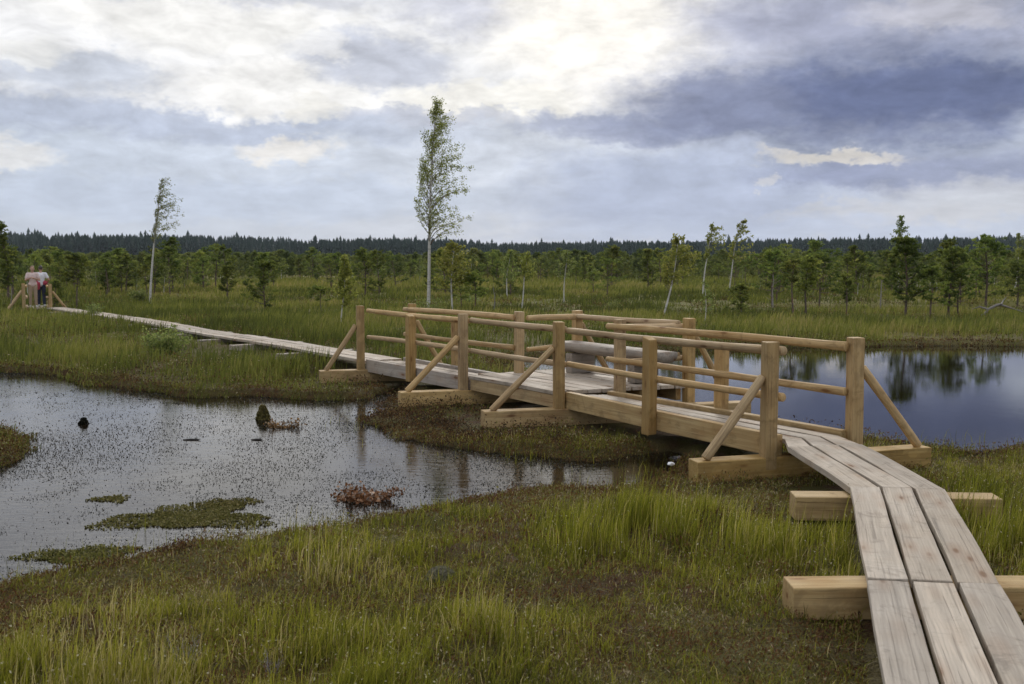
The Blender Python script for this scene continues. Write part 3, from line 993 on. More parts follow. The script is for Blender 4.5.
def blades(x, y, z, h, wd, lean, tint, tipl=0.35, wind=(0.10, 0.0)):
    """curved blades: two quads narrowing into a tip"""
    n = len(x)
    a = rng.uniform(0, 2 * np.pi, n)
    ld = rng.uniform(0, 2 * np.pi, n)
    bx, by = np.cos(ld) * lean + wind[0] * h, np.sin(ld) * lean + wind[1] * h
    cx, cy = np.cos(a) * wd / 2, np.sin(a) * wd / 2
    V = np.zeros((n, 5, 3), dtype=np.float32)
    zz = z - 0.02
    V[:, 0] = np.stack([x - cx, y - cy, zz], 1); V[:, 1] = np.stack([x + cx, y + cy, zz], 1)
    mx, my = x + bx * 0.3, y + by * 0.3
    V[:, 2] = np.stack([mx - cx * .75, my - cy * .75, zz + h * 0.6], 1); V[:, 3] = np.stack([mx + cx * .75, my + cy * .75, zz + h * 0.6], 1)
    V[:, 4] = np.stack([x + bx, y + by, zz + h * (1 - 0.25 * np.minimum(1, lean / np.maximum(h, .01)))], 1)
    i = np.arange(n)[:, None] * 5
    q = i + np.array([0, 1, 3, 2]); t = i + np.array([2, 3, 4])
    return V.reshape(-1, 3), q, t, np.repeat(tint, 5), V[:, 4]


def emit(name, mat, pieces, kind='stuff', parent=None, label=None, cat=None):
    Vs, Qs, Ts, As = [], [], [], []
    n = 0
    for V, q, t, a in pieces:
        Vs.append(V); As.append(a)
        if q is not None and len(q): Qs.append(q + n)
        if t is not None and len(t): Ts.append(t + n)
        n += len(V)
    me = np_mesh(name, np.concatenate(Vs), np.concatenate(Qs) if Qs else None, np.concatenate(Ts) if Ts else None, {'tint': np.concatenate(As)})
    o = link(name, me, mat, parent)
    if kind: o['kind'] = kind
    return o


def leaves(C, size, tint, flat=0.0, elong=1.6, dirs=None, jit=1.0):
    """pointed leaf quads (rhombs) at C"""
    n = len(C)
    d = rng.normal(size=(n, 3)) * jit
    if dirs is not None: d = d * 0.55 + dirs
    d[:, 2] *= (1 - flat)
    d /= np.linalg.norm(d, axis=1, keepdims=True) + 1e-9
    u = rng.normal(size=(n, 3))
    s = np.cross(d, u); s /= np.linalg.norm(s, axis=1, keepdims=True) + 1e-9
    size = np.asarray(size)[:, None] if np.ndim(size) else np.full((n, 1), size)
    V = np.zeros((n, 4, 3), dtype=np.float32)
    V[:, 0] = C - d * size * elong / 2; V[:, 1] = C + s * size / 2; V[:, 2] = C + d * size * elong / 2; V[:, 3] = C - s * size / 2
    q = np.arange(n)[:, None] * 4 + np.array([0, 1, 2, 3])
    return V.reshape(-1, 3), q, None, np.repeat(tint, 4)


def in_view(x, y, m=0.08, tanh=0.515):
    return (np.abs(x) < (tanh + m) * np.maximum(y, 0) + 1.6) & (y > 1.2)


def scatter_wedge(n, y0, y1, power=1.0):
    """points in the wide wedge the photograph looks over, denser near"""
    y = y0 * (y1 / y0) ** rng.random(n) if power == 0 else y0 + (y1 - y0) * rng.random(n) ** power
    x = (rng.random(n) * 2 - 1) * (0.60 * y + 1.8)
    return x, y


# --- foreground sedge
def green_field(x, y):
    g = fbm(x * 0.85 + 3, y * 0.85, 40, 4)
    g2 = fbm(x * 2.6, y * 2.6, 44, 3)
    f = 0.16 + 0.84 * sstep(g * 0.5 + g2 * 0.5, 0.36, 0.62)
    for (px, py, r, s) in ((690, 505, 0.8, -0.9), (590, 497, .55, -0.7), (755, 495, .6, -.9), (560, 600, .3, -0.4), (640, 655, .3, -0.5), (720, 640, .3, -.5), (800, 650, .3, -.6), (500, 660, .3, .5), (590, 640, .25, .4), (700, 600, .3, .3),
                           (640, 545, 0.6, 0.7), (760, 560, 0.45, 0.7), (845, 560, .4, .8), (400, 585, .5, .2), (100, 640, .5, .2), (480, 640, .3, .2), (250, 600, .4, -.1), (60, 620, .3, -.15), (985, 540, .8, .9), (930, 468, .6, -.7), (1000, 452, .5, .6), (330, 560, .8, .3), (170, 660, .25, -.4)):
        c = w(px, py, -0.3)
        f = f + s * np.exp(-((x - c.x) ** 2 + (y - c.y) ** 2) / r ** 2)
    return np.clip(f, 0, 1)


pieces, heads = [], []
N1 = 430000
y = 2.6 + 8.2 * rng.random(N1) ** 1.25
x = (rng.random(N1) * 2 - 1) * (0.60 * y + 0.7)
d = shore(x, y)
g = green_field(x, y)
keep = (d > -0.05) & ((rng.random(N1) < (0.52 + 0.38 * g ** 1.3) * sstep(d, -0.12, 0.35) * (0.16 + 0.84 * sstep(fbm(x * 6, y * 6, 47, 2), 0.36, 0.6))) ) & ~walkway_clear(x, y)
x, y, d, g = x[keep], y[keep], d[keep], g[keep]
keep = ~sleeper_near(x, y, 0.06)
x, y, d, g = x[keep], y[keep], d[keep], g[keep]
z = np.maximum(ground_z(x, y, d), WL)
tf = fbm(x * 1.5, y * 1.5, 60, 3)
h = (0.05 + 0.125 * g * rng.uniform(0.4, 1.2, len(x))) * (0.6 + 0.8 * tf) * (0.55 + 0.45 * sstep(d, 0.2, 1.5))
tf2 = np.zeros(len(x))
for (px, py, r) in ((640, 548, .5), (755, 562, .4), (845, 565, .33), (880, 610, .3), (985, 540, .7), (720, 522, .35), (480, 645, .25), (590, 565, .3), (100, 660, .25), (330, 590, .25), (660, 470, .3)):
    c = w(px, py, -0.3)
    tf2 = np.maximum(tf2, np.exp(-((x - c.x) ** 2 + (y - c.y) ** 2) / r ** 2))
h = h * (1 + 0.75 * tf2)
tall = rng.random(len(x)) < 0.09
h = np.where(tall, h * 1.5 + 0.03, h)
# sedges are kept low next to the timbers
nearS = sleeper_near(x, y, 0.5, SLEEPERS[4:8]) | sleeper_near(x, y, 0.12, SLEEPERS[:4])
h = np.where(nearS, np.minimum(h, 0.11), h)
tint = np.clip(rng.normal(0.42, 0.27, len(x)) + (fbm(x * .6, y * .6, 71, 3) - 0.5) * 0.9 + 0.15 * (1 - g) + 0.13 * tf2, 0, 1)
Vb, q, t, a, tip = blades(x, y, z, h, rng.uniform(0.0022, 0.0046, len(x)) * (0.7 + y / 11), rng.gamma(2.0, 0.024, len(x)), tint)
pieces.append((Vb, q, t, a))
emit('sedge_grass', M_GRASS, pieces)
pick = (rng.random(len(x)) < 0.075) & (h > 0.09)
C = tip[pick]
emit('seed_heads', M_HEAD, [leaves(C, rng.uniform(0.0045, 0.009, len(C)), rng.random(len(C)), elong=1.9)])
print('near blades', len(x))

# --- dead straw lying in the moss
N9 = 6500
y = 2.6 + 8.0 * rng.random(N9) ** 1.2
x = (rng.random(N9) * 2 - 1) * (0.60 * y + 0.7)
d = shore(x, y)
keep = (d > 0.05) & ~walkway_clear(x, y) & ~sleeper_near(x, y, 0.12)
x, y, d = x[keep], y[keep], d[keep]
C = np.stack([x, y, ground_z(x, y, d) + rng.uniform(0.01, 0.07, len(x))], 1)
a_ = rng.uniform(0, 6.28, len(x))
emit('dead_straw', M_FARGRASS, [leaves(C, rng.uniform(0.0018, 0.003, len(x)), 0.6 + 0.4 * rng.random(len(x)), elong=40, dirs=np.stack([np.cos(a_), np.sin(a_), rng.normal(0.1, 0.25, len(x))], 1) * 6)])

# --- dry heath and moss sprigs in the brown patches
N2 = 430000
y = 2.6 + 8.5 * rng.random(N2) ** 1.2
x = (rng.random(N2) * 2 - 1) * (0.60 * y + 0.7)
d = shore(x, y)
g = green_field(x, y)
keep = (d > 0.0) & (rng.random(N2) < 0.6 + 0.4 * (1 - g)) & ~walkway_clear(x, y) & ~sleeper_near(x, y, 0.07)
x, y, d, g = x[keep], y[keep], d[keep], g[keep]
z = ground_z(x, y, d)
cl = fbm(x * 4, y * 4, 90, 3)
zz = z + rng.random(len(x)) ** 1.5 * (0.025 + 0.10 * sstep(cl, 0.4, 0.7))
tint = np.clip(rng.normal(0.50, 0.24, len(x)) + (fbm(x * 1.2, y * 1.2, 95, 3) - 0.5) * 0.9, 0, 1)
emit('heath_sprigs', M_HEATH, [leaves(np.stack([x, y, zz], 1), rng.uniform(0.003, 0.0085, len(x)) * (0.7 + y / 12), tint, elong=3.2, dirs=np.repeat(np.array([[0.1, 0, 0.9]]), len(x), 0))])

# --- far banks and the plain
pieces = []
N3 = 330000
y = 9.5 * (70 / 9.5) ** rng.random(N3)
x = (rng.random(N3) * 2 - 1) * (0.60 * y + 1.0)
d = shore(x, y)
pat = fbm(x * 0.5, y * 0.35, 120, 4)
isl = (y < 15.2) & (x > -2.2) & (x < 3.5)
keep = (d > -0.1) & (rng.random(N3) < (0.25 + 0.75 * sstep(pat, 0.36, 0.6)) * np.where(isl, 0.22, 1.0)) & ~walkway_clear(x, y) & ~((y < 10.6) & (x > -4))
x, y, d, pat = x[keep], y[keep], d[keep], pat[keep]
s_near = sleeper_near(x, y, 0.12)
x, y, d, pat = x[~s_near], y[~s_near], d[~s_near], pat[~s_near]
z = np.maximum(ground_z(x, y, d), WL - 0.17 * sstep(y, 26, 40))
isl = (y < 15.5) & (x > -2.2) & (x < 3.5)
h = (0.12 + 0.26 * rng.random(len(x)) ** 1.3) * (0.6 + 0.8 * pat) * np.where(isl, 0.5, 1.0) * sstep(d, -0.2, 0.9).clip(0.4, 1)
h = np.where((y > 39) & (y < 43.5) & (x > 6), h * 0.35, h)
h = np.where(sleeper_near(x, y, 0.6), np.minimum(h, 0.09), h)
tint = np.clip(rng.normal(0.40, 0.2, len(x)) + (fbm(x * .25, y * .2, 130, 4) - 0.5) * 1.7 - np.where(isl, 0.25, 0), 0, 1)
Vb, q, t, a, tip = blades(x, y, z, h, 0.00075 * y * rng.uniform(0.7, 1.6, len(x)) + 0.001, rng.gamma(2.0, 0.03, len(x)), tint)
emit('bog_grass', M_FARGRASS, [(Vb, q, t, a)])

pieces = []
N4 = 130000
y = 60 * (330 / 60) ** rng.random(N4)
x = (rng.random(N4) * 2 - 1) * (0.62 * y)
pat = fbm(x * 0.08, y * 0.06, 140, 4)
keep = rng.random(N4) < 0.3 + 0.7 * sstep(pat, 0.35, 0.6)
x, y, pat = x[keep], y[keep], pat[keep]
z = ground_z(x, y)
tint = np.clip(rng.normal(0.45, 0.18, len(x)) + (fbm(x * .05, y * .07, 150, 4) - 0.5) * 2.0, 0, 1)
Vb, q, t, a, tip = blades(x, y, z, rng.uniform(0.2, 0.5, len(x)) * (.5 + pat), 0.0011 * y * rng.uniform(0.7, 1.6, len(x)), rng.gamma(2.0, 0.04, len(x)), tint)
emit('plain_grass', M_FARGRASS, [(Vb, q, t, a)])

# --- low heath on the far banks
pieces = []
N5 = 15000
y = 9.6 * (75 / 9.6) ** rng.random(N5)
x = (rng.random(N5) * 2 - 1) * (0.60 * y + 1.0)
d = shore(x, y)
pat = fbm(x * 0.45 + 9, y * 0.4, 160, 4)
keep = (d > 0.03) & ((pat > 0.5) | (d < 0.45) | ((y < 15.2) & (x > -2.2) & (x < 3.5) & (rng.random(N5) < 1))) & ~walkway_clear(x, y) & ~((y < 10.6) & (x > -4))
x, y, d = x[keep], y[keep], d[keep]
k_ = 26
n = len(x)
sz = (0.00042 * y + 0.006)
cx = np.repeat(x, k_) + rng.normal(0, 0.13, n * k_)
cy = np.repeat(y, k_) + rng.normal(0, 0.13, n * k_)
dd = shore(cx, cy)
ok = (dd > 0.02) & ~walkway_clear(cx, cy)
cz = ground_z(cx, cy, dd) + rng.random(n * k_) ** 1.3 * np.repeat(rng.uniform(0.06, 0.22, n), k_)
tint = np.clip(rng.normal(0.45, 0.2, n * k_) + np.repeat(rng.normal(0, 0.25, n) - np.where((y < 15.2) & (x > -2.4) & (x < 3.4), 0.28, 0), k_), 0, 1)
ok &= ~sleeper_near(cx, cy, 0.12) & ~sleeper_near(cx, cy - 0.14, 0.3, SLEEPERS[4:8])
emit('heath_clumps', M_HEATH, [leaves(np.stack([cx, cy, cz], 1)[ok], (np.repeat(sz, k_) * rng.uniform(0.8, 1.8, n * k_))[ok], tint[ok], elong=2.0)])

# --- mossy fringe hanging over the water's edge
N8 = 900000
y = 4.5 * (26 / 4.5) ** rng.random(N8)
x = (rng.random(N8) * 2 - 1) * (0.60 * y + 1.0)
d = shore(x, y)
keep = (d > -0.07) & (d < np.where((y < 15.2) & (y > 9.6) & (x > -2.2) & (x < 3.5), 0.9, 0.28)) & ~walkway_clear(x, y) & ~sleeper_near(x, y, 0.10) & ~(sleeper_near(x, y, 0.34, SLEEPERS[4:8]) & (rng.random(N8) < .75))
x, y, d = x[keep], y[keep], d[keep]
z = np.maximum(ground_z(x, y, d), WL) + rng.random(len(x)) ** 1.5 * 0.05
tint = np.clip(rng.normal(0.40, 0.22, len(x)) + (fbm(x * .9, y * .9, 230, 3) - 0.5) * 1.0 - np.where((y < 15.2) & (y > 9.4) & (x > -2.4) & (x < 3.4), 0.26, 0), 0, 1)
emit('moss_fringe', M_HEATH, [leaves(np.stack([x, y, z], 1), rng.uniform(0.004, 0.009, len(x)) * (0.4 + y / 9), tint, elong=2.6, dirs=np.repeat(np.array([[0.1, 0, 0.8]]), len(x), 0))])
print('fringe', len(x))

# --- leaves floating in the left pool
N6 = 620000
x = rng.uniform(-11, 2.2, N6); y = rng.uniform(4.8, 18, N6)
d = shore(x, y)
dens = 0.10 + 0.90 * sstep(fbm(x * 0.9, y * 0.5, 200, 4) * .6 + fbm(x * 3.1, y * 2.2, 206, 3) * .4, 0.40, 0.60)
dens *= 0.25 + 0.75 * sstep(y, 13.5, 8.0) + 0.5 * sstep(-d, 0.9, 0.1)
keep = (d < -0.03) & (rng.random(N6) < dens * 0.62) & (np.abs(x) < 0.6 * y + 0.5)
x, y = x[keep], y[keep]
C = np.stack([x, y, np.full(len(x), WL + 0.002) + rng.random(len(x)) ** 3 * 0.007], 1)
emit('floating_pond_leaves', M_SPECK, [leaves(C, rng.uniform(0.0035, 0.009, len(x)) * (0.5 + y / 14), rng.random(len(x)), flat=0.9, elong=1.4)])
print('specks', len(x))

# --- sedges standing in the shallow water by the shores
N7 = 60000
x = rng.uniform(-5, 8, N7); y = rng.uniform(4.8, 13, N7)
d = shore(x, y)
keep = (d < 0.0) & (d > -0.75) & (rng.random(N7) < 0.55 * np.exp(d * 3.6) * sstep(fbm(x * 1.1, y * 1.1, 210, 3), 0.35, 0.6)) & ~walkway_clear(x, y) & ~((x < -2.5) & (y > 8))
x, y, d = x[keep], y[keep], d[keep]
Vb, q, t, a, tip = blades(x, y, np.full(len(x), WL - 0.03), rng.uniform(0.06, 0.22, len(x)), rng.uniform(0.002, 0.004, len(x)) * (.6 + y / 10), rng.gamma(2, 0.02, len(x)), np.clip(rng.normal(0.4, 0.2, len(x)), 0, 1))
emit('shore_sedge', M_GRASS, [(Vb, q, t, a)])

# ------------------------------------------------------------------ small things in and by the left pool
def moss_mat(px, py, rx, ry, label, seed):
    c = w(px, py, WL)
    rs = np.random.default_rng(seed)
    root = empty('moss_mat', c)
    tag(root, label, 'moss mat', 'moss mats floating in the left pool')
    n = 40
    ang = np.linspace(0, 2 * np.pi, n, endpoint=False)
    rad = 1 + 0.28 * np.sin(ang * 3 + seed) + 0.16 * np.sin(ang * 7 + 2 * seed) + rs.normal(0, 0.05, n)
    V = [(0, 0, 0.004)]
    for k, s in enumerate((0.5, 0.85, 1.0)):
        for a_, r_ in zip(ang, rad):
            V.append((math.cos(a_) * r_ * rx * s * 0.85, math.sin(a_) * r_ * ry * s, (0.003, -0.001, -0.03)[k] + rs.normal(0, .001)))
    T = [(0, 1 + k, 1 + (k + 1) % n) for k in range(n)]
    Qd = [(1 + r * n + k, 1 + (r + 1) * n + k, 1 + (r + 1) * n + (k + 1) % n, 1 + r * n + (k + 1) % n) for r in range(2) for k in range(n)]
    link('peat', np_mesh('peat', V, Qd, T, smooth=True), M_GROUND, root)
    m = int(15000 * rx * ry * 3)
    a_ = rs.uniform(0, 2 * np.pi, m); r_ = rs.random(m) ** 0.7 * 1.45 * np.interp(a_, np.append(ang, 2 * np.pi), np.append(rad, rad[0]))
    lx, ly = np.cos(a_) * r_ * rx, np.sin(a_) * r_ * ry
    C = np.stack([lx, ly, 0.002 + 0.008 * rs.random(m)], 1)
    Vv, qq, _, tt = leaves(C, rs.uniform(0.008, 0.018, m), rs.random(m), elong=2.0)
    o = link('moss', np_mesh('moss', Vv, qq, None, {'tint': tt}), M_MAT, root)


moss_mat(188, 518, 0.42, 0.24, 'long olive moss mat floating in the left pool, largest of the mats', 3)
moss_mat(82, 556, 0.26, 0.15, 'dark flat moss mat nearest the bank at the lower left of the pool', 11)
moss_mat(112, 499, 0.11, 0.08, 'tiny pale moss mat just beyond the largest mat', 23)
moss_mat(225, 505, 0.16, 0.16, 'small thin moss mat touching the far end of the largest mat', 31)


def leaf_clump(px, py, rx, hgt, n, label, seed):
    c = w(px, py, WL)
    rs = np.random.default_rng(seed)
    root = empty('dead_branch', c)
    tag(root, label, 'dead branch', 'rusty dead branches lying in the left pool')
    tw, lf = [], []
    for k in range(9):
        a_ = rs.uniform(0, 2 * np.pi)
        L = rx * rs.uniform(0.6, 1.1)
        p0 = np.array([rs.normal(0, rx * .25), rs.normal(0, rx * .12), -0.02])
        p1 = p0 + np.array([math.cos(a_) * L, math.sin(a_) * L * .6, hgt * rs.uniform(0.5, 1.2)])
        tw.append((p0, p1))
        m = n // 9
        t_ = rs.random(m)[:, None]
        lf.append(p0 + (p1 - p0) * t_ + rs.normal(0, 0.034, (m, 3)) * np.array([1, 1, .7]))
    V, Qd = tubes([[(tuple(a_), 0.006), (tuple((a_ + b_) / 2 + np.array([0, 0, .012])), 0.005), (tuple(b_), 0.002)] for a_, b_ in tw])
    link('twigs', np_mesh('twigs', V, Qd, smooth=True), M_DEAD, root)
    C = np.concatenate(lf)
    C[:, 2] = np.maximum(C[:, 2], 0.005)
    Vv, qq, _, tt = leaves(C, rs.uniform(0.012, 0.03, len(C)), rs.random(len(C)), elong=1.5)
    link('leaves', np_mesh('leaves', Vv, qq, None, {'tint': tt}), M_RUST, root)


def tubes(paths, n=6):
    """each path: list of (point, radius)"""
    V, Qd = [], []
    for path in paths:
        base = len(V)
        for j, (p, r) in enumerate(path):
            a = Vector(path[max(j - 1, 0)][0]); b = Vector(path[min(j + 1, len(path) - 1)][0])
            M = frame(a, b) if (b - a).length > 1e-6 else Matrix.Identity(4)
            y_, z_ = M.col[1].xyz, M.col[2].xyz
            for k in range(n):
                an = 2 * math.pi * k / n
                V.append(tuple(Vector(p) + y_ * (r * math.cos(an)) + z_ * (r * math.sin(an))))
        for j in range(len(path) - 1):
            for k in range(n):
                Qd.append((base + j * n + k, base + j * n + (k + 1) % n, base + (j + 1) * n + (k + 1) % n, base + (j + 1) * n + k))
    return V, Qd


leaf_clump(355, 500, 0.31, 0.12, 900, 'rust brown dead branch in the pool close to the near shore', 4)
leaf_clump(282, 427, 0.20, 0.11, 300, 'rust brown dead branch in the pool beside the mossy stump', 8)


def stump(px, py, h, r, label, mat_leaf, seed, tilt=0.0):
    c = w(px, py, WL)
    root = empty('mossy_stump', c)
    tag(root, label, 'stump')
    rs = np.random.default_rng(seed)
    path = [((0, 0, -0.1), r * 1.15), ((tilt * h * .3, 0, h * 0.35), r), ((tilt * h * .7, 0, h * .75), r * 0.72), ((tilt * h, 0, h), r * 0.3)]
    V, Qd = tubes([path], 12)
    link('stem', np_mesh('stem', V, Qd, smooth=True), M_TRUNK, root)
    m = 1400
    a_ = rs.uniform(0, 2 * np.pi, m); t_ = rs.random(m) ** 1.4
    rr = r * (1.45 - 1.0 * t_) * rs.uniform(.9, 1.25, m)
    C = np.stack([np.cos(a_) * rr + tilt * h * t_, np.sin(a_) * rr, t_ * h], 1)
    Vv, qq, _, tt = leaves(C, rs.uniform(0.012, 0.03, m), rs.random(m), elong=2.0)
    link('moss', np_mesh('moss', Vv, qq, None, {'tint': tt}), mat_leaf, root)


stump(263, 419, 0.17, 0.05, 'green mossy stump standing in the pool off the far bank', M_MAT, 2)
stump(83, 424, 0.065, 0.03, 'small dark peat stump alone in the open pool', M_SPECK, 5, 0.2)


M_WET = plain('wet_black_wood', (0.03, 0.025, 0.02), 0.4, 0.3)


def stick(px, py, L, label, seed):
    c = w(px, py, WL)
    rs = random.Random(seed)
    V, Qd = tubes([[((-L / 2, 0, 0.002), 0.007), ((-L * .1, 0.01, 0.006), 0.011), ((L * .3, 0, 0.006), 0.009), ((L / 2, -0.01, 0.012), 0.003)],
                   [((L * .1, 0, 0.008), 0.006), ((L * .25, 0.03, 0.018), 0.003)]], 7)
    o = link('floating_stick', np_mesh('stick', V, Qd, smooth=True), M_WET, None, Matrix.Translation(c))
    tag(o, label, 'stick')


stick(192, 440, 0.20, 'longer dark stick floating in the middle of the pool', 1)
stick(257, 440, 0.13, 'shorter dark stick floating just beyond the rusty branch by the mossy stump', 2)


def litter():
    c = w(671, 467, -0.33)
    rs = np.random.default_rng(9)
    bm = bmesh.new()
    bmesh.ops.create_icosphere(bm, subdivisions=3, radius=0.033)
    for v in bm.verts:
        nz = math.sin(v.co.x * 90 + 1) * math.sin(v.co.y * 80) * math.sin(v.co.z * 85 + 2)
        v.co *= 1 + 0.3 * nz
        v.co.z *= 0.55
    me = bpy.data.meshes.new('paper'); bm.to_mesh(me); bm.free()
    o = link('crumpled_paper', me, plain('white_paper', (0.75, 0.76, 0.78), 0.7, 0.05), None, Matrix.Translation(c + Vector((0, 0, 0.03))))
    tag(o, 'crumpled white scrap of paper beside the end of the nearest bridge sleeper', 'litter')


litter()


def dry_shrub(px, py, h, label, seed):
    c = w(px, py, -0.27)
    c.z = float(ground_z(np.array([c.x]), np.array([c.y]))[0])
    rs = random.Random(seed)
    paths = []
    for k in range(9):
        a = rs.uniform(0, 6.28); L = h * rs.uniform(0.6, 1.1)
        p = Vector((rs.uniform(-.02, .02), rs.uniform(-.02, .02), -0.01)); r = 0.0035
        d = Vector((math.cos(a) * .8, math.sin(a) * .8, 1.0)).normalized()
        path = [(tuple(p), r)]
        for s in range(5):
            p = p + d * L / 5
            d = (d + Vector((rs.uniform(-.45, .45), rs.uniform(-.45, .45), rs.uniform(-.1, .3)))).normalized()
            r *= 0.78
            path.append((tuple(p), r))
            q = p.copy(); dd = (d + Vector((rs.uniform(-1, 1), rs.uniform(-1, 1), 0.2))).normalized()
            sub = [(tuple(q), r * .7)]
            for m in range(3):
                q = q + dd * L / 9
                dd = (dd + Vector((rs.uniform(-.5, .5), rs.uniform(-.5, .5), rs.uniform(-.1, .3)))).normalized()
                sub.append((tuple(q), r * .5))
            paths.append(sub)
        paths.append(path)
    V, Qd = tubes(paths, 5)
    o = link('dry_shrub', np_mesh('dry_shrub', V, Qd, smooth=True), plain('pale_lichen_twig', (0.26, 0.235, 0.24), 0.9, 0.25, 40), None, Matrix.Translation(c))
    tag(o, label, 'dry shrub', 'dry twiggy shrubs in the foreground grass')


dry_shrub(186, 672, 0.17, 'larger pale leafless shrub in the grass at the lower left', 3)
dry_shrub(272, 676, 0.12, 'smaller pale leafless shrub in the grass right of the larger one', 6)


def stone(px, py):
    c = w(px, py, -0.24)
    c.z = float(ground_z(np.array([c.x]), np.array([c.y]))[0])
    rs = np.random.default_rng(4)
    m = 900
    u = rs.normal(size=(m, 3)); u /= np.linalg.norm(u, axis=1, keepdims=True)
    u[:, 2] = np.abs(u[:, 2])
    C = u * np.array([0.09, 0.07, 0.075])
    Vv, qq, _, tt = leaves(C, rs.uniform(0.006, 0.014, m), rs.random(m) * .6 + .4, elong=1.6)
    root = empty('lichen_cushion', c)
    tag(root, 'pale grey green lichen cushion among the sedge in the middle of the near bank', 'lichen')
    bm = bmesh.new(); bmesh.ops.create_icosphere(bm, subdivisions=3, radius=1.0)
    for v in bm.verts: v.co = Vector((v.co.x * .085, v.co.y * .065, v.co.z * .07))
    me = bpy.data.meshes.new('core'); bm.to_mesh(me); bm.free()
    m1 = leafy('lichen_tips', [(0, (0.10, 0.10, 0.06)), (1, (0.26, 0.25, 0.18))], 0.1, 0.9, 0.0)
    link('core', me, plain('lichen_core', (0.13, 0.12, 0.08), .9), root)
    link('tips', np_mesh('tips', Vv, qq, None, {'tint': tt}), m1, root)


stone(441, 576)

# ------------------------------------------------------------------ trees
def birch(h, crown0, lw, rw, nleaf, seed, lean=0.0, leaf=0.055, wind=0.6, tr=None, bend=0.03, dense=1.0, nb=46):
    """slim birch: white trunk, thin limbs, leaves streaming downwind (+X). crown0 = crown base (share of h); lw/rw crown half widths"""
    rs = random.Random(seed); r_ = np.random.default_rng(seed)
    tr = tr or h * 0.011
    pts = []
    ph = rs.uniform(0, 6)
    for i in range(13):
        t = i / 12
        pts.append((Vector((lean * t * h + bend * h * 0.5 * math.sin(t * 4 + ph) * t ** 0.5 - bend * h * .5 * math.sin(ph) * 0, bend * h * .4 * math.sin(t * 5 + ph * 2) * t, t * h - (0.15 if i == 0 else 0))), tr * (1 - 0.85 * t) + 0.004))
    trunk_path = [(tuple(p), r) for p, r in pts]
    limb_paths, L_, D_ = [], [], []

    def at(t):
        k = min(int(t * 12), 11); f = t * 12 - k
        return pts[k][0].lerp(pts[k + 1][0], f), pts[k][1]
    for b in range(nb):
        t = crown0 + (0.985 - crown0) * ((b + rs.random()) / nb) ** 0.95
        p, r = at(t)
        prof = min(1, (1 - t) / (1 - crown0) * 1.25 + 0.16) * (0.65 + 0.35 * math.sin(min(1, (t - crown0) / (1 - crown0) * 3.2 + 0.7) * 1.57))
        a = rs.uniform(0, 6.28)
        hx, hy = math.cos(a), math.sin(a)
        wd = (rw if hx > 0 else lw)
        L = prof * wd * rs.uniform(0.65, 1.15) * 1.15
        d = Vector((hx, hy, 1.25)).normalized()
        path = [(tuple(p), max(0.003, r * 0.34))]
        q = p.copy()
        for s in range(5):
            q = q + d * L / 4.2
            path.append((tuple(q), max(0.002, r * 0.34 * (1 - (s + 1) / 5.5))))
            d = (d + Vector((wind * 0.33, rs.uniform(-.15, .15), -0.12 + rs.uniform(-.12, .12)))).normalized()
            if s >= 1:
                m = max(2, int(nleaf / nb / 5 * (0.5 + prof)))
                base = np.array(q)
                # hanging, wind-blown twigs
                for tw in range(max(1, m // 6)):
                    td = np.array([wind * rs.uniform(.3, 1.2), rs.uniform(-.5, .5), rs.uniform(-.7, .5)])
                    LL = rs.uniform(0.08, 0.3) * (h / 7.4) ** 0.5
                    tt_ = r_.random(6)[:, None]
                    limb_paths.append([(tuple(base), 0.0028), (tuple(base + td * LL * 0.6), 0.0022), (tuple(base + td * LL), 0.001)])
                    L_.append(base + td * LL * tt_ + r_.normal(0, 0.06 * (h / 7.4) ** .5, (6, 3)))
                    D_.append(np.repeat(td[None] + [wind * .5, 0, -0.3], 6, 0))
        limb_paths.append(path)
    V, Qd = tubes([trunk_path], 9)
    trunk = np_mesh('trunk', V, Qd, smooth=True)
    V2_, Q2_ = tubes(limb_paths, 4)
    limbs = np_mesh('limbs', V2_, Q2_, smooth=True)
    C = np.concatenate(L_); D = np.concatenate(D_)
    Vv, qq, _, tt = leaves(C, r_.uniform(0.7, 1.25, len(C)) * leaf, r_.random(len(C)), elong=1.45, dirs=D * 0.6)
    crown = np_mesh('crown', Vv, qq, None, {'tint': tt})
    return trunk, limbs, crown


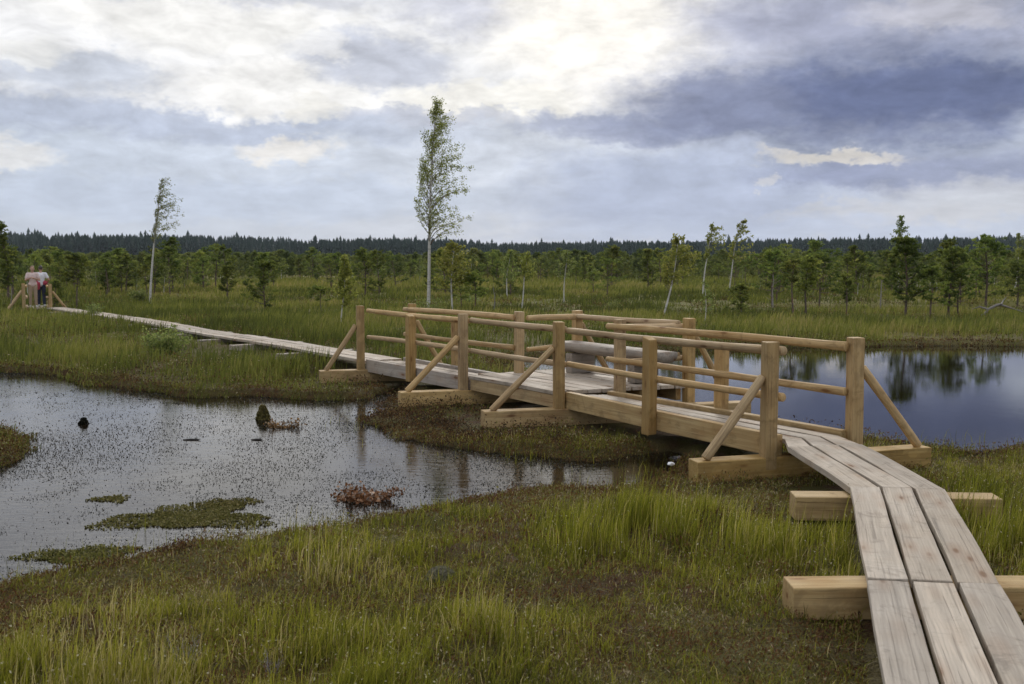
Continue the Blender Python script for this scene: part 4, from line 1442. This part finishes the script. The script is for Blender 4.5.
def pine(h, seed, width=0.33, crown0=0.3, clump=11, nl=0.055, droop=0.0, flat=0.5, nbr=30, sparse=1.0, conic=False):
    rs = random.Random(seed); r_ = np.random.default_rng(seed)
    ph = rs.uniform(0, 6)
    pts = []
    for i in range(9):
        t = i / 8
        pts.append((Vector((0.05 * h * math.sin(t * 3.5 + ph) * t, 0.05 * h * math.sin(t * 3 + ph * 2) * t, t * h - (0.15 if i == 0 else 0))), h * 0.016 * (1 - 0.8 * t) + 0.006))
    limb, C, D, TT = [], [], [], []
    for b in range(nbr):
        u = (b + rs.random()) / nbr
        t = crown0 + (0.99 - crown0) * u
        k = min(int(t * 8), 7); p = pts[k][0].lerp(pts[k + 1][0], t * 8 - k); r = pts[k][1]
        prof = (0.55 + 0.45 * math.sin(u * 2.6 + 0.3)) * (1 - u ** 3 * 0.75)
        if conic: prof = (1 - u) + 0.1
        L = width * h * prof * rs.uniform(0.5, 1.25)
        a = rs.uniform(0, 6.28)
        d = Vector((math.cos(a), math.sin(a), 0.12 + 0.5 * u + rs.uniform(-.15, .2))).normalized()
        path = [(tuple(p), max(0.004, r * .45))]
        q = p.copy()
        tone = rs.gauss(0.45, 0.18)
        for s in range(4):
            q = q + d * L / 4
            path.append((tuple(q), max(0.003, r * .45 * (1 - (s + 1) / 5))))
            d = (d + Vector((rs.uniform(-.3, .3), rs.uniform(-.3, .3), 0.14))).normalized()
            if s >= (1 if L < 0.3 * h else 2) - 0:
                nc = 3 if s < 3 else 4
                for c in range(int(nc * sparse * 0.72 + rs.random())):
                    o = np.array(q) + r_.normal(0, 0.075 * h ** .6 * .7, 3) * np.array([1, 1, 0.45])
                    dirs = r_.normal(size=(clump, 3)); dirs[:, 2] = np.abs(dirs[:, 2]) * 0.9 + 0.15
                    dirs /= np.linalg.norm(dirs, axis=1, keepdims=True)
                    C.append(o + dirs * nl * 0.9 * h ** .35); D.append(dirs); TT.append(np.clip(tone + r_.normal(0, 0.14, clump), 0, 1))
        limb.append(path)
    V, Qd = tubes([[(tuple(p), r) for p, r in pts]] , 8)
    trunk = np_mesh('trunk', V, Qd, smooth=True)
    V2_, Q2_ = tubes(limb, 4)
    limbs = np_mesh('limbs', V2_, Q2_, smooth=True)
    C, D, TT = np.concatenate(C), np.concatenate(D), np.concatenate(TT)
    Vv, qq, _, tt = leaves(C, r_.uniform(0.7, 1.3, len(C)) * nl * 0.62 * h ** .35, TT, elong=2.6, dirs=D * 1.3)
    return trunk, limbs, np_mesh('crown', Vv, qq, None, {'tint': tt})


def plant_tree(name, label, cat, x, y, meshes, mats, group=None, scale=1.0, rz=0.0, dz=0.0):
    z = float(ground_z(np.array([x]), np.array([y]))[0]) + dz
    root = empty(name, (x, y, z))
    tag(root, label, cat, group)
    M = Matrix.Translation((x, y, z)) @ Matrix.Rotation(rz, 4, 'Z') @ Matrix.Scale(scale, 4)
    for nm, me, mt in zip(('trunk', 'limbs', 'crown'), meshes, mats):
        link(nm, me, mt, root, M)
    return root


BM, PM = (M_BIRCH, M_TRUNK, M_BLEAF), (M_TRUNK, M_TRUNK, M_PINE)
GZ = lambda y: -0.24 - 0.17 * float(sstep(np.array([y]), 26, 40)[0])


def base_at(px, py):
    zz = -0.25
    for _ in range(4):
        p = w(px, py, zz)
        zz = GZ(p.y)
    return p


def top_h(px, py, p):
    r = ray(px, py)
    return CAMZ + r[2] / r[1] * p.y - GZ(p.y)


GB = 'birches standing singly on the bog'
def put_birch(bx, by, ty, label, lwpx, rwpx, crown_py, nleaf, seed, leanpx=0, **k):
    p = base_at(bx, by); h = top_h(bx, ty, p); m = p.y / FPX
    c0 = top_h(bx, crown_py, p) / h
    return plant_tree('birch_tree', label, 'birch tree', p.x, p.y, birch(h, c0, lwpx * m, rwpx * m, nleaf, seed, lean=leanpx * m / h, **k), (M_BIRCH, M_TRUNK, M_YLEAF if ('yellow' in label or 'leafy' in label or 'tallest' in label or 'thin birch' in label) else M_BLEAF), GB)


put_birch(428, 312, 99, 'tallest birch with a wind swept airy crown rising behind the footbridge', 27, 33, 246, 11500, 11, leanpx=9, nb=96, leaf=0.042, wind=0.58, tr=0.07, bend=0.025)
put_birch(150, 304, 179, 'lone slender birch with a thin bent top left of the far boardwalk', 10, 20, 246, 2600, 5, leanpx=14, nb=46, leaf=0.045, wind=0.9, tr=0.055, bend=0.03)
put_birch(341, 327, 256, 'small yellowish young birch just left of the footbridge railing end', 10, 12, 310, 2600, 23, leanpx=4, nb=44, leaf=0.05, wind=0.3, tr=0.015, bend=0.06)
put_birch(663, 317, 236, 'leaning leafy birch with a crooked pale trunk behind the bench platform', 17, 22, 291, 2600, 31, leanpx=16, nb=48, leaf=0.06, wind=0.5, tr=0.034, bend=0.07)
put_birch(703, 296, 225, 'thin birch with a bare white trunk left of its close twin', 8, 18, 262, 1000, 37, leanpx=6, nb=34, leaf=0.075, wind=0.6, tr=0.045, bend=0.05)
put_birch(728, 293, 219, 'thin birch with a feathery bent tip right of its close twin', 10, 18, 268, 1300, 41, leanpx=12, nb=34, leaf=0.085, wind=0.6, tr=0.045, bend=0.05)
put_birch(898, 289, 217, 'narrow birch with a spiky grey tip beside a dense pine beyond the right pool', 11, 11, 262, 1300, 43, leanpx=2, nb=46, leaf=0.085, wind=0.15, tr=0.06, bend=0.03)
put_birch(521, 311, 253, 'small pale stemmed birch behind the railing right of the tallest birch', 8, 10, 286, 1300, 47, leanpx=8, nb=26, leaf=0.05, wind=0.4, tr=0.026, bend=0.06)
put_birch(564, 303, 252, 'small straight birch behind the railing near the middle of the bridge', 12, 12, 283, 1000, 53, leanpx=2, nb=30, leaf=0.06, wind=0.2, tr=0.03, bend=0.05)
put_birch(1014, 292, 235, 'crooked young birch at the right edge of the view', 9, 12, 272, 900, 59, leanpx=6, nb=30, leaf=0.075, wind=0.3, tr=0.04, bend=0.08)
put_birch(452, 312, 245, 'bushy yellow green birch close beside the tallest birch', 21, 22, 296, 2600, 61, leanpx=2, nb=56, leaf=0.07, wind=0.15, tr=0.034, bend=0.07)
put_birch(705, 323, 280, 'knee high birch sapling standing on the bank in front of the twin birches', 6, 7, 315, 260, 67, leanpx=0, nb=16, leaf=0.035, wind=0.3, tr=0.009, bend=0.07)

GP = 'bog pines standing apart on the open bog'
def put_pine(bx, by, ty, label, seed, **k):
    p = base_at(bx, by); h = top_h(bx, ty, p)
    return plant_tree('pine_tree', label, 'pine tree', p.x, p.y, pine(h, seed, **k), PM, GP)


put_pine(905, 318, 240, 'broad dense pine beyond the right pool beside the spiky birch', 3, width=0.34, crown0=0.2, nbr=48)
put_pine(985, 310, 240, 'dark round topped pine at the far right behind the pools', 4, width=0.36, crown0=0.35, nbr=40)
put_pine(945, 308, 240, 'pale slim pine between the spiky birch and the round topped pine', 5, width=0.2, crown0=0.15, nbr=34)
put_pine(812, 290, 242, 'pine with a flat tiered crown in the middle of the far bog', 6, width=0.33, crown0=0.45, nbr=32)
put_pine(855, 296, 246, 'slim pine left of the broad dense pine', 8, width=0.24, crown0=0.4, nbr=30)
put_pine(265, 311, 262, 'two tiered pine with a lit upper crown in the open bog', 9, width=0.5, crown0=0.12, nbr=34)
put_pine(228, 302, 268, 'small dark pine left of the two tiered pine', 10, width=0.36, crown0=0.25, nbr=28)
put_pine(321, 313, 289, 'low umbrella shaped dwarf pine left of the small yellowish birch', 12, width=0.7, crown0=0.5, nbr=22)
put_pine(461, 310, 279, 'dark spreading pine behind the bridge railing at the foot of the bushy birch', 13, width=0.5, crown0=0.3, nbr=26)
put_pine(475, 312, 274, 'thin dark pine right of the spreading pine behind the railing', 14, width=0.34, crown0=0.4, nbr=24)
put_pine(55, 311, 282, 'small dark pine beside the walkers in front of the distant footbridge', 15, width=0.36, crown0=0.25, nbr=26)
put_pine(741, 316, 285, 'squat bushy little spruce like pine on the bank beyond the right pool', 16, width=0.5, crown0=0.02, nbr=30)
put_pine(793, 320, 262, 'bare legged thin pine on the bank beyond the right pool', 17, width=0.22, crown0=0.55, nbr=16, sparse=.6)
put_pine(846, 319, 276, 'wispy half dead pine on the far bank behind the middle of the right pool', 18, width=0.26, crown0=0.5, nbr=14, sparse=.5)
put_pine(958, 318, 270, 'grey green scrubby pine in front of the dark round topped pine', 19, width=0.4, crown0=0.2, nbr=24, sparse=.7)
put_pine(930, 319, 268, 'small open pine right of the broad dense pine', 20, width=0.32, crown0=0.3, nbr=22, sparse=.8)
put_pine(8, 300, 222, 'tall pointed conifer at the left edge beyond the walkers', 21, width=0.11, crown0=0.15, nbr=44, conic=True, sparse=.8)
put_pine(77, 309, 258, 'round crowned pine on a thin trunk right of the walkers', 22, width=0.38, crown0=0.45, nbr=34)
put_pine(173, 292, 240, 'tall loose pine just right of the lone slender birch', 25, width=0.3, crown0=0.25, nbr=40)
put_pine(118, 290, 250, 'broad pine left of the lone slender birch', 26, width=0.42, crown0=0.3, nbr=38)
put_pine(612, 288, 249, 'slender pine in the far bog left of the leaning birch', 27, width=0.28, crown0=0.3, nbr=30)
put_pine(365, 296, 250, 'broad grey green pine between the young birch and the tallest birch', 28, width=0.4, crown0=0.25, nbr=36)


rs = random.Random(5)
for k in range(30):
    left = k < 13
    bx = rs.uniform(62, 235) if left else rs.uniform(745, 1040)
    by = rs.uniform(283, 296) if left else rs.uniform(288, 318)
    p = base_at(bx, by)
    hh = top_h(bx, rs.uniform(247, 268), p)
    o = plant_tree('pine_tree', 'mid sized pine in the loose stand between the walkers and the lone slender birch' if left else 'scrubby pine in the loose stand on the bog beyond the right pool', 'pine tree', p.x, p.y,
                   pine(max(hh, 0.8), 900 + k, width=rs.uniform(0.26, 0.5), crown0=rs.uniform(0.05, 0.45), nbr=rs.randrange(18, 32)), PM, 'pines of the loose stand left of the lone birch' if left else 'pines of the loose stand beyond the right pool')


def bush(px, py, rpx, hpx, label, seed, n=900, leaf=0.03, mat=None):
    p = base_at(px, py); m = p.y / FPX
    rs = np.random.default_rng(seed)
    x, y = p.x, p.y
    z = float(ground_z(np.array([x]), np.array([y]))[0])
    root = empty('bush', (x, y, z))
    tag(root, label, 'bush', 'low leafy bushes on the bog')
    R_, H_ = rpx * m, hpx * m
    st, C = [], []
    for k in range(16):
        a = rs.uniform(0, 6.28); q = Vector((rs.normal(0, R_ * .3), rs.normal(0, R_ * .3), -0.03))
        e = Vector((math.cos(a) * R_ * rs.uniform(.2, .95), math.sin(a) * R_ * rs.uniform(.2, .9), H_ * rs.uniform(.55, 1.05)))
        mid_ = q.lerp(e, .5) + Vector((0, 0, H_ * .12))
        st.append([(tuple(q), 0.006), (tuple(mid_), 0.004), (tuple(e), 0.002)])
        k_ = n // 16
        t_ = rs.random(k_)[:, None] * .75 + .25
        C.append(np.array(q) * (1 - t_) + np.array(e) * t_ + rs.normal(0, R_ * 0.13, (k_, 3)))
    V, Qd = tubes(st, 5)
    M = Matrix.Translation((x, y, z))
    link('stem', np_mesh('stem', V, Qd, smooth=True), M_TRUNK, root, M)
    C = np.concatenate(C); C[:, 2] = np.maximum(C[:, 2], 0.01)
    Vv, qq, _, tt = leaves(C, rs.uniform(.7, 1.3, len(C)) * leaf, rs.random(len(C)), elong=1.5)
    link('leaves', np_mesh('leaves', Vv, qq, None, {'tint': tt}), mat or M_BLEAF, root, M)


bush(168, 352, 26, 24, 'loose yellow green bush on the pool bank below the far boardwalk', 1, 2000, 0.036)
bush(138, 304, 13, 15, 'rounded light green bush left of the lone slender birch', 2, 800, 0.06)
bush(470, 305, 14, 10, 'low green bush behind the railing right of the tallest birch', 3, 500, 0.045)
bush(430, 316, 17, 17, 'leafy green bush at the foot of the tallest birch', 6, 600, 0.04)
bush(612, 311, 12, 10, 'small rounded green bush behind the platform railing', 4, 500, 0.04)
bush(742, 306, 10, 9, 'tuft of green leaves on the bank beyond the right pool', 5, 400, 0.04)
bush(95, 318, 10, 14, 'scrubby green bush beside the far end of the boardwalk', 7, 400, 0.04)
bush(862, 312, 9, 9, 'small dark bush on the far bank below the broad pine', 8, 300, 0.045, M_PINE)

# dead wood
def snag(px, py, hpx, label, seed, forkn=5):
    p = base_at(px, py); m = p.y / FPX; h = hpx * m
    rs = random.Random(seed)
    path = [((0, 0, -0.1), h * .02 + .012)] + [((rs.uniform(-.03, .03) * h, 0, h * t), (h * .02 + .012) * (1 - .8 * t)) for t in (0.3, 0.6, 0.85, 1.0)]
    ps = [path]
    for k in range(forkn):
        t = rs.uniform(.3, .95); a = rs.uniform(0, 6.28); L = h * rs.uniform(.08, .22)
        q = Vector((0, 0, h * t))
        ps.append([(tuple(q), .008), (tuple(q + Vector((math.cos(a) * L * .6, math.sin(a) * L * .6, L * .2))), .006), (tuple(q + Vector((math.cos(a) * L, math.sin(a) * L, L * .5))), .003)])
    V, Qd = tubes(ps, 6)
    z = float(ground_z(np.array([p.x]), np.array([p.y]))[0])
    o = link('dead_tree', np_mesh('dead_tree', V, Qd, smooth=True), M_DEAD, None, Matrix.Translation((p.x, p.y, z)))
    tag(o, label, 'dead tree', 'dead stems standing on the bog')


snag(12, 312, 27, 'dark dead stem at the left edge in front of the distant footbridge', 1, 2)
snag(494, 311, 26, 'short pale dead stem behind the railing in the middle distance', 2, 3)
snag(470, 300, 16, 'stubby dead stem behind the railing near the bushy birch', 3, 3)
snag(773, 313, 40, 'thin grey dead stem on the bank beyond the right pool', 4, 7)
snag(880, 313, 34, 'dead stem with broken twigs below the broad dense pine', 5, 7)


def fallen():
    p = base_at(992, 318); m = p.y / FPX * 0.62
    z = float(ground_z(np.array([p.x]), np.array([p.y]))[0])
    pts = [(-22, -1), (-14, 4), (-6, 12), (4, 19), (14, 20), (26, 16), (44, 10), (60, 4)]
    ps = [[((a * m, .1 * math.sin(a), b * m), 0.055 - 0.0005 * (a + 22)) for a, b in pts]]
    ps.append([((-6 * m, 0, 12 * m), .04), ((-16 * m, .2, 16 * m), .025), ((-26 * m, .3, 12 * m), .012)])
    ps.append([((14 * m, 0, 20 * m), .03), ((22 * m, .2, 26 * m), .018), ((28 * m, .2, 33 * m), .008)])
    V, Qd = tubes(ps, 8)
    o = link('fallen_trunk', np_mesh('fallen_trunk', V, Qd, smooth=True), M_DEAD, None, Matrix.Translation((p.x, p.y, z)))
    tag(o, 'curved bleached dead trunk arching on the bank at the far right', 'fallen trunk')


fallen()

# scattered small pines: individuals
protos = [pine(3.0, 300 + k, width=(0.28, 0.45, 0.55, 0.32, 0.2, 0.6, 0.3, 0.7, 0.4)[k], crown0=(0.3, 0.05, 0.45, 0.5, 0.15, 0.2, 0.4, 0.02, 0.6)[k], nbr=(24, 26, 18, 14, 24, 22, 18, 26, 12)[k], clump=9, nl=0.075) for k in range(9)]
bprotos = [birch(2.6, (0.25, 0.1, 0.2)[k], (0.5, 0.6, 0.45)[k], (0.6, 0.6, 0.5)[k], 900, 800 + k, lean=0.05, leaf=0.075, wind=0.25, tr=0.025, bend=0.07, nb=34) for k in range(3)]
GB2 = 'small birches scattered over the far plain'
GS = 'small bog pines scattered over the far plain'
rs = random.Random(77)
cnt = 0
tries = 0
while cnt < 310 and tries < 9000:
    tries += 1
    y_ = 52 * (150 / 52) ** rs.random()
    x_ = rs.uniform(-0.6, 0.6) * y_
    dens = float(fbm(np.array([x_ * 0.035 + 5]), np.array([y_ * 0.03]), 400, 3)[0])
    side = 0.25 + 0.75 * min(1, abs(x_ / y_ + 0.02) / 0.35)
    if y_ < 85 and rs.random() > side * 0.8: continue
    if rs.random() > (dens - 0.25) * 2.2: continue
    sc = rs.uniform(0.4, 0.95) * (1 + 0.15 * (y_ > 95))
    z_ = float(ground_z(np.array([x_]), np.array([y_]))[0])
    isb = rs.random() < 0.26
    root = empty('birch_tree' if isb else 'pine_tree', (x_, y_, z_))
    if isb: tag(root, 'small light green birch among the many pines scattered over the far plain', 'birch tree', GB2)
    else: tag(root, 'small bushy pine among the many scattered over the far plain', 'pine tree', GS)
    me = bprotos[rs.randrange(3)] if isb else protos[rs.randrange(9)]
    M = Matrix.Translation((x_, y_, z_)) @ Matrix.Rotation(rs.uniform(0, 6.28) if not isb else rs.uniform(-.5, .5), 4, 'Z') @ Matrix.Diagonal((sc * rs.uniform(.85, 1.35), sc * rs.uniform(.85, 1.35), sc, 1))
    for nm, mm, mt in zip(('trunk', 'limbs', 'crown'), me, BM if isb else PM):
        link(nm, mm, mt, root, M)
    cnt += 1

# pine belt further out: one mass
def mesh_arrays(me):
    v = np.empty(len(me.vertices) * 3, dtype=np.float32); me.vertices.foreach_get('co', v)
    l = np.empty(len(me.loops), dtype=np.int32); me.loops.foreach_get('vertex_index', l)
    t = np.empty(len(me.vertices), dtype=np.float32)
    me.attributes['tint'].data.foreach_get('value', t)
    return v.reshape(-1, 3), l.reshape(-1, 4), t


lite = [mesh_arrays(pine(3.2, 500 + k, width=(0.34, 0.28, 0.4, 0.3)[k], crown0=0.2, nbr=20, clump=4, nl=0.14)[2]) for k in range(4)]
pieces = []
r_ = np.random.default_rng(88)
for i in range(2600):
    y_ = 100 * (420 / 100) ** r_.random()
    x_ = r_.uniform(-0.66, 0.66) * y_
    v, q, t = lite[i % 4]
    a = r_.uniform(0, 6.28); s = r_.uniform(0.5, 0.95) * (1 + 0.3 * sstep(np.array([y_]), 180, 380)[0])
    R = np.array([[math.cos(a), -math.sin(a), 0], [math.sin(a), math.cos(a), 0], [0, 0, 1]]) * s
    pieces.append((v @ R.T.astype(np.float32) + np.array([x_, y_, -0.5], dtype=np.float32), q, None, np.clip(t + r_.normal(0, .2), 0, 1)))
emit('pine_belt', M_BELT, pieces)

# far forest: spruces as tiers of ragged boughs, one mass
def spruce_lite(seed, h=1.0):
    r_ = np.random.default_rng(seed)
    V, T, A = [], [], []
    tiers = 9
    for k in range(tiers):
        t = k / tiers
        zc = 0.08 + 0.92 * t
        R = (0.19 * (1 - t) ** 0.8 + 0.015) * r_.uniform(.85, 1.15)
        nb = 9
        for b in range(nb):
            a = 6.283 * (b + r_.random()) / nb
            rr = R * r_.uniform(.6, 1.2)
            c, s = math.cos(a), math.sin(a)
            wv = R * 0.5
            i0 = len(V)
            V += [(0, 0, zc + 0.13), (c * rr - s * wv * .6, s * rr + c * wv * .6, zc - 0.01), (c * rr * 1.2, s * rr * 1.2, zc - 0.035), (c * rr + s * wv * .6, s * rr - c * wv * .6, zc - 0.01)]
            T.append((i0, i0 + 1, i0 + 2, i0 + 3))
            A += [r_.random()] * 4
    return np.array(V, dtype=np.float32), np.array(T), np.array(A)


sp = [spruce_lite(600 + k) for k in range(6)]
pieces = []
for i in range(6500):
    y_ = 560 + 330 * r_.random() ** 1.3
    u = r_.uniform(-0.72, 0.72)
    x_ = u * y_
    hh = 13.2 + 3.5 * float(sstep(np.array([-u]), 0.05, 0.5)[0]) + 2.6 * float(sstep(np.array([u]), 0.15, 0.5)[0]) * 1.0
    hh *= (0.80 + 0.30 * float(fbm(np.array([x_ * .02]), np.array([3.0]), 700, 3)[0])) * r_.uniform(0.82, 1.12) * (y_ / 620)
    if r_.random() < 0.04: hh *= 1.15
    v, q, t = sp[i % 6]
    a = r_.uniform(0, 6.28)
    R = np.array([[math.cos(a), -math.sin(a), 0], [math.sin(a), math.cos(a), 0], [0, 0, 1]]) * np.array([hh * 1.1, hh * 1.1, hh])[None]
    pieces.append((v @ R.T.astype(np.float32) + np.array([x_, y_, -0.6], dtype=np.float32), q, None, np.clip(t * .7 + r_.normal(0.15, .15), 0, 1)))
emit('far_forest', M_SPRUCE, pieces)

# ------------------------------------------------------------------ the air over the plain
def haze():
    bm = bmesh.new()
    bmesh.ops.create_cube(bm, size=1.0, matrix=Matrix.Translation((0, 760, 32)) @ Matrix.Diagonal((3100, 1660, 72, 1)))
    me = bpy.data.meshes.new('haze'); bm.to_mesh(me); bm.free()
    m = bpy.data.materials.new('pale_air')
    m.use_nodes = True
    nt = m.node_tree; nt.nodes.clear()
    T = NT(nt)
    o_ = T.n('ShaderNodeOutputMaterial'); v = T.n('ShaderNodeVolumePrincipled')
    v.inputs['Color'].default_value = (0.80, 0.88, 1.0, 1); v.inputs['Density'].default_value = 0.00009
    v.inputs['Anisotropy'].default_value = 0.2
    T.l(v.outputs[0], o_.inputs['Volume'])
    o = link('haze', me, m)
    tag(o, kind='stuff')


haze()

# ------------------------------------------------------------------ sky
SUN_AZ, SUN_EL = math.radians(5), math.radians(27)


def lin(c):
    return tuple(((v / 255) / 12.92 if v / 255 < 0.04045 else ((v / 255 + 0.055) / 1.055) ** 2.4) for v in c)


def build_world():
    wd = bpy.data.worlds.new('World')
    SC.world = wd
    wd.use_nodes = True
    nt = wd.node_tree
    nt.nodes.clear()
    T = NT(nt)
    K = 10.0
    out = T.n('ShaderNodeOutputWorld')
    bg = T.n('ShaderNodeBackground'); bg.inputs[1].default_value = 0.1
    T.l(bg.outputs[0], out.inputs[0])
    sky = T.n('ShaderNodeTexSky', sky_type='NISHITA')
    sky.sun_disc = False; sky.sun_elevation = SUN_EL; sky.sun_rotation = SUN_AZ
    sky.air_density = 1.0; sky.dust_density = 1.5
    tc = T.n('ShaderNodeTexCoord')
    D = tc.outputs['Generated']
    sp_ = T.n('ShaderNodeSeparateXYZ'); T.l(D, sp_.inputs[0])
    X, Y, Z = sp_.outputs
    az = T.math('ARCTAN2', X, Y)
    el = T.math('ARCSINE', Z)
    # coordinates for cloud structure: the direction laid on a cloud deck, so clouds flatten towards the horizon
    zz = T.math('ADD', T.math('ABSOLUTE', Z), 0.16)
    cv = T.n('ShaderNodeCombineXYZ')
    T.l(T.math('DIVIDE', X, zz), cv.inputs[0]); T.l(T.math('DIVIDE', Y, zz), cv.inputs[1]); T.l(T.math('MULTIPLY', Z, 7.0), cv.inputs[2])
    CV = cv.outputs[0]
    ae = T.n('ShaderNodeCombineXYZ')
    T.l(T.math('MULTIPLY', az, 1.0), ae.inputs[0]); T.l(T.math('MULTIPLY', el, 1.7), ae.inputs[1]); 
    AE = ae.outputs[0]
    wn1 = T.noise(T.mapping(AE, (1, 1, 1), (3.1, 1.7, 0)), 7.0, 5, 0.6)
    wn2 = T.noise(T.mapping(AE, (1, 1, 1), (8.3, 4.1, 2.0)), 24.0, 5, 0.62)
    s1 = T.n('ShaderNodeSeparateXYZ'); T.l(wn1.outputs['Color'], s1.inputs[0])
    s2 = T.n('ShaderNodeSeparateXYZ'); T.l(wn2.outputs['Color'], s2.inputs[0])
    wn3 = T.noise(T.mapping(AE, (1, 1, 1), (2.3, 9.1, 4.0)), 70.0, 4, 0.6)
    s3 = T.n('ShaderNodeSeparateXYZ'); T.l(wn3.outputs['Color'], s3.inputs[0])
    def warp(base, ch, k1, k2):
        return T.math('ADD', base, T.math('ADD', T.math('MULTIPLY', T.math('SUBTRACT', s1.outputs[ch], 0.5), k1), T.math('ADD', T.math('MULTIPLY', T.math('SUBTRACT', s2.outputs[ch], 0.5), k2), T.math('MULTIPLY', T.math('SUBTRACT', s3.outputs[ch], 0.5), k2 * 0.45))))
    U = warp(az, 0, 0.11, 0.06)
    Vv = warp(el, 1, 0.055, 0.038)
    # base tone by elevation
    g = T.ramp(T.math('DIVIDE', el, 1.5708), [(0.0, tuple(c for c in lin((196, 206, 222)))), (0.06, lin((199, 209, 226))), (0.17, lin((212, 217, 226))), (0.3, lin((236, 236, 240))), (1.0, lin((240, 242, 248)))])
    sc_ = T.n('ShaderNodeVectorMath', operation='SCALE'); T.l(g, sc_.inputs[0]); sc_.inputs[3].default_value = K
    col = T.mix(0.05, sc_.outputs[0], sky.outputs[0])
    def blob(px, py, rx, ry, rgb, s, gain=1.02, e0=0.12, e1=1.2):
        nonlocal col
        u0 = math.atan((px - 512) / FPX); v0 = (260 - py) / FPX * math.cos(u0)
        a = T.math('MULTIPLY', T.math('SUBTRACT', U, u0), FPX / rx)
        b = T.math('MULTIPLY', T.math('SUBTRACT', Vv, v0), FPX / ry)
        d2 = T.math('ADD', T.math('MULTIPLY', a, a), T.math('MULTIPLY', b, b))
        f = T.mrange(d2, e0, e1, s, 0.0)
        c = tuple(v * K * gain for v in lin(rgb))
        col = T.mix(f, col, c)
    blob(190, 62, 420, 75, (242, 242, 243), 0.95, e0=0.3, e1=1.2)
    blob(140, -2, 260, 24, (205, 208, 220), 0.75)
    blob(70, 82, 110, 24, (198, 205, 219), 0.85, e0=.1, e1=1.05)
    blob(150, 124, 340, 20, (186, 195, 214), 0.92)
    blob(20, 62, 60, 14, (240, 240, 238), 0.7)
    blob(300, 92, 140, 32, (250, 249, 247), 0.97, e0=.3, e1=1.05)
    blob(230, 40, 190, 26, (250, 249, 246), 0.9)
    blob(385, 70, 80, 34, (198, 203, 217), 0.9, e0=.15, e1=1.05)
    blob(345, 60, 30, 12, (248, 247, 245), 0.6)
    blob(475, 18, 80, 30, (200, 202, 214), 0.8)
    blob(500, 104, 130, 24, (250, 248, 242), 0.97, e0=.3, e1=1.05)
    blob(430, 120, 120, 9, (196, 201, 216), 0.7)
    blob(700, 55, 170, 75, (222, 223, 232), 0.85)
    blob(592, 30, 130, 85, (255, 251, 242), 0.9, 1.05, e0=0.0, e1=1.2)
    blob(390, -140, 520, 158, (255, 252, 246), 1.0, 2.6, e0=0.0, e1=1.0)  # bright glow added above the frame, unseen, to lighten the pool reflection
    blob(285, 152, 60, 14, (240, 236, 230), 0.8)
    blob(320, 116, 34, 13, (240, 238, 232), 0.7)
    blob(10, 158, 50, 16, (234, 234, 234), 0.85)
    blob(240, 200, 320, 26, (198, 208, 226), 0.7)
    blob(700, 195, 210, 55, (178, 188, 212), 0.85)
    blob(900, 30, 230, 50, (158, 163, 186), 0.9)
    blob(925, 20, 90, 20, (198, 198, 208), 0.8)
    blob(660, 128, 160, 20, (166, 173, 197), 0.9)
    blob(880, 105, 280, 55, (128, 137, 166), 0.97, e0=0.1)
    blob(915, 98, 170, 30, (104, 115, 150), 0.9)
    blob(720, 110, 90, 28, (140, 148, 176), 0.7)
    blob(930, 172, 170, 24, (142, 150, 180), 0.8)
    blob(836, 157, 66, 8, (232, 226, 216), 0.78)
    blob(776, 184, 12, 8, (220, 219, 220), 0.6)
    blob(980, 196, 110, 22, (203, 206, 214), 0.85)
    blob(890, 214, 130, 12, (206, 208, 215), 0.8)
    blob(780, 232, 330, 18, (190, 199, 219), 0.7)
    # billow detail
    f1 = T.noise(CV, 1.6, 8, 0.62, 0.25).outputs[0]
    f2 = T.noise(T.mapping(AE, (1, 1.3, 1), (1.3, 0.4, 5.0)), 22.0, 7, 0.62, 0.3).outputs[0]
    mod = T.math('ADD', T.mrange(f1, 0.25, 0.75, 0.88, 1.12, False), T.math('MULTIPLY', T.mrange(f2, 0.25, 0.75, -0.23, 0.21, False), T.mrange(el, 0.0, 0.13, 0.25, 1.0)))
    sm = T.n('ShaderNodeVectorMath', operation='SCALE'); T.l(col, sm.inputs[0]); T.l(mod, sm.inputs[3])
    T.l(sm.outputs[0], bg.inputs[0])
    wd.cycles.sampling_method = 'MANUAL'
    wd.cycles.sample_map_resolution = 512


build_world()
sl = bpy.data.lights.new('sun', 'SUN')
sl.energy = 1.5; sl.angle = math.radians(14); sl.color = (1.0, 0.95, 0.87)
so = bpy.data.objects.new('sun', sl); COL.objects.link(so)
sd = Vector((math.sin(SUN_AZ) * math.cos(SUN_EL), math.cos(SUN_AZ) * math.cos(SUN_EL), math.sin(SUN_EL)))
so.rotation_euler = sd.to_track_quat('Z', 'Y').to_euler()

# ------------------------------------------------------------------ camera and render settings
cam = bpy.data.cameras.new('camera')
cam.lens = 35; cam.sensor_width = 36; cam.clip_end = 8000; cam.clip_start = 0.05
cam.dof.use_dof = True; cam.dof.focus_distance = 9.5; cam.dof.aperture_fstop = 5.6
co = bpy.data.objects.new('camera', cam); COL.objects.link(co)
co.location = (0, 0, CAMZ)
co.rotation_euler = (math.pi / 2 - PITCH, 0, 0)
SC.camera = co
SC.view_settings.view_transform = 'Standard'
SC.view_settings.look = 'None'
SC.view_settings.exposure = 0.0
SC.view_settings.gamma = 1.0
SC.cycles.use_denoising = True
SC.cycles.max_bounces = 6
SC.cycles.diffuse_bounces = 3
SC.cycles.glossy_bounces = 3
SC.cycles.transparent_max_bounces = 4
SC.cycles.use_adaptive_sampling = True
SC.cycles.adaptive_threshold = 0.015
SC.cycles.caustics_reflective = False
SC.cycles.caustics_refractive = False
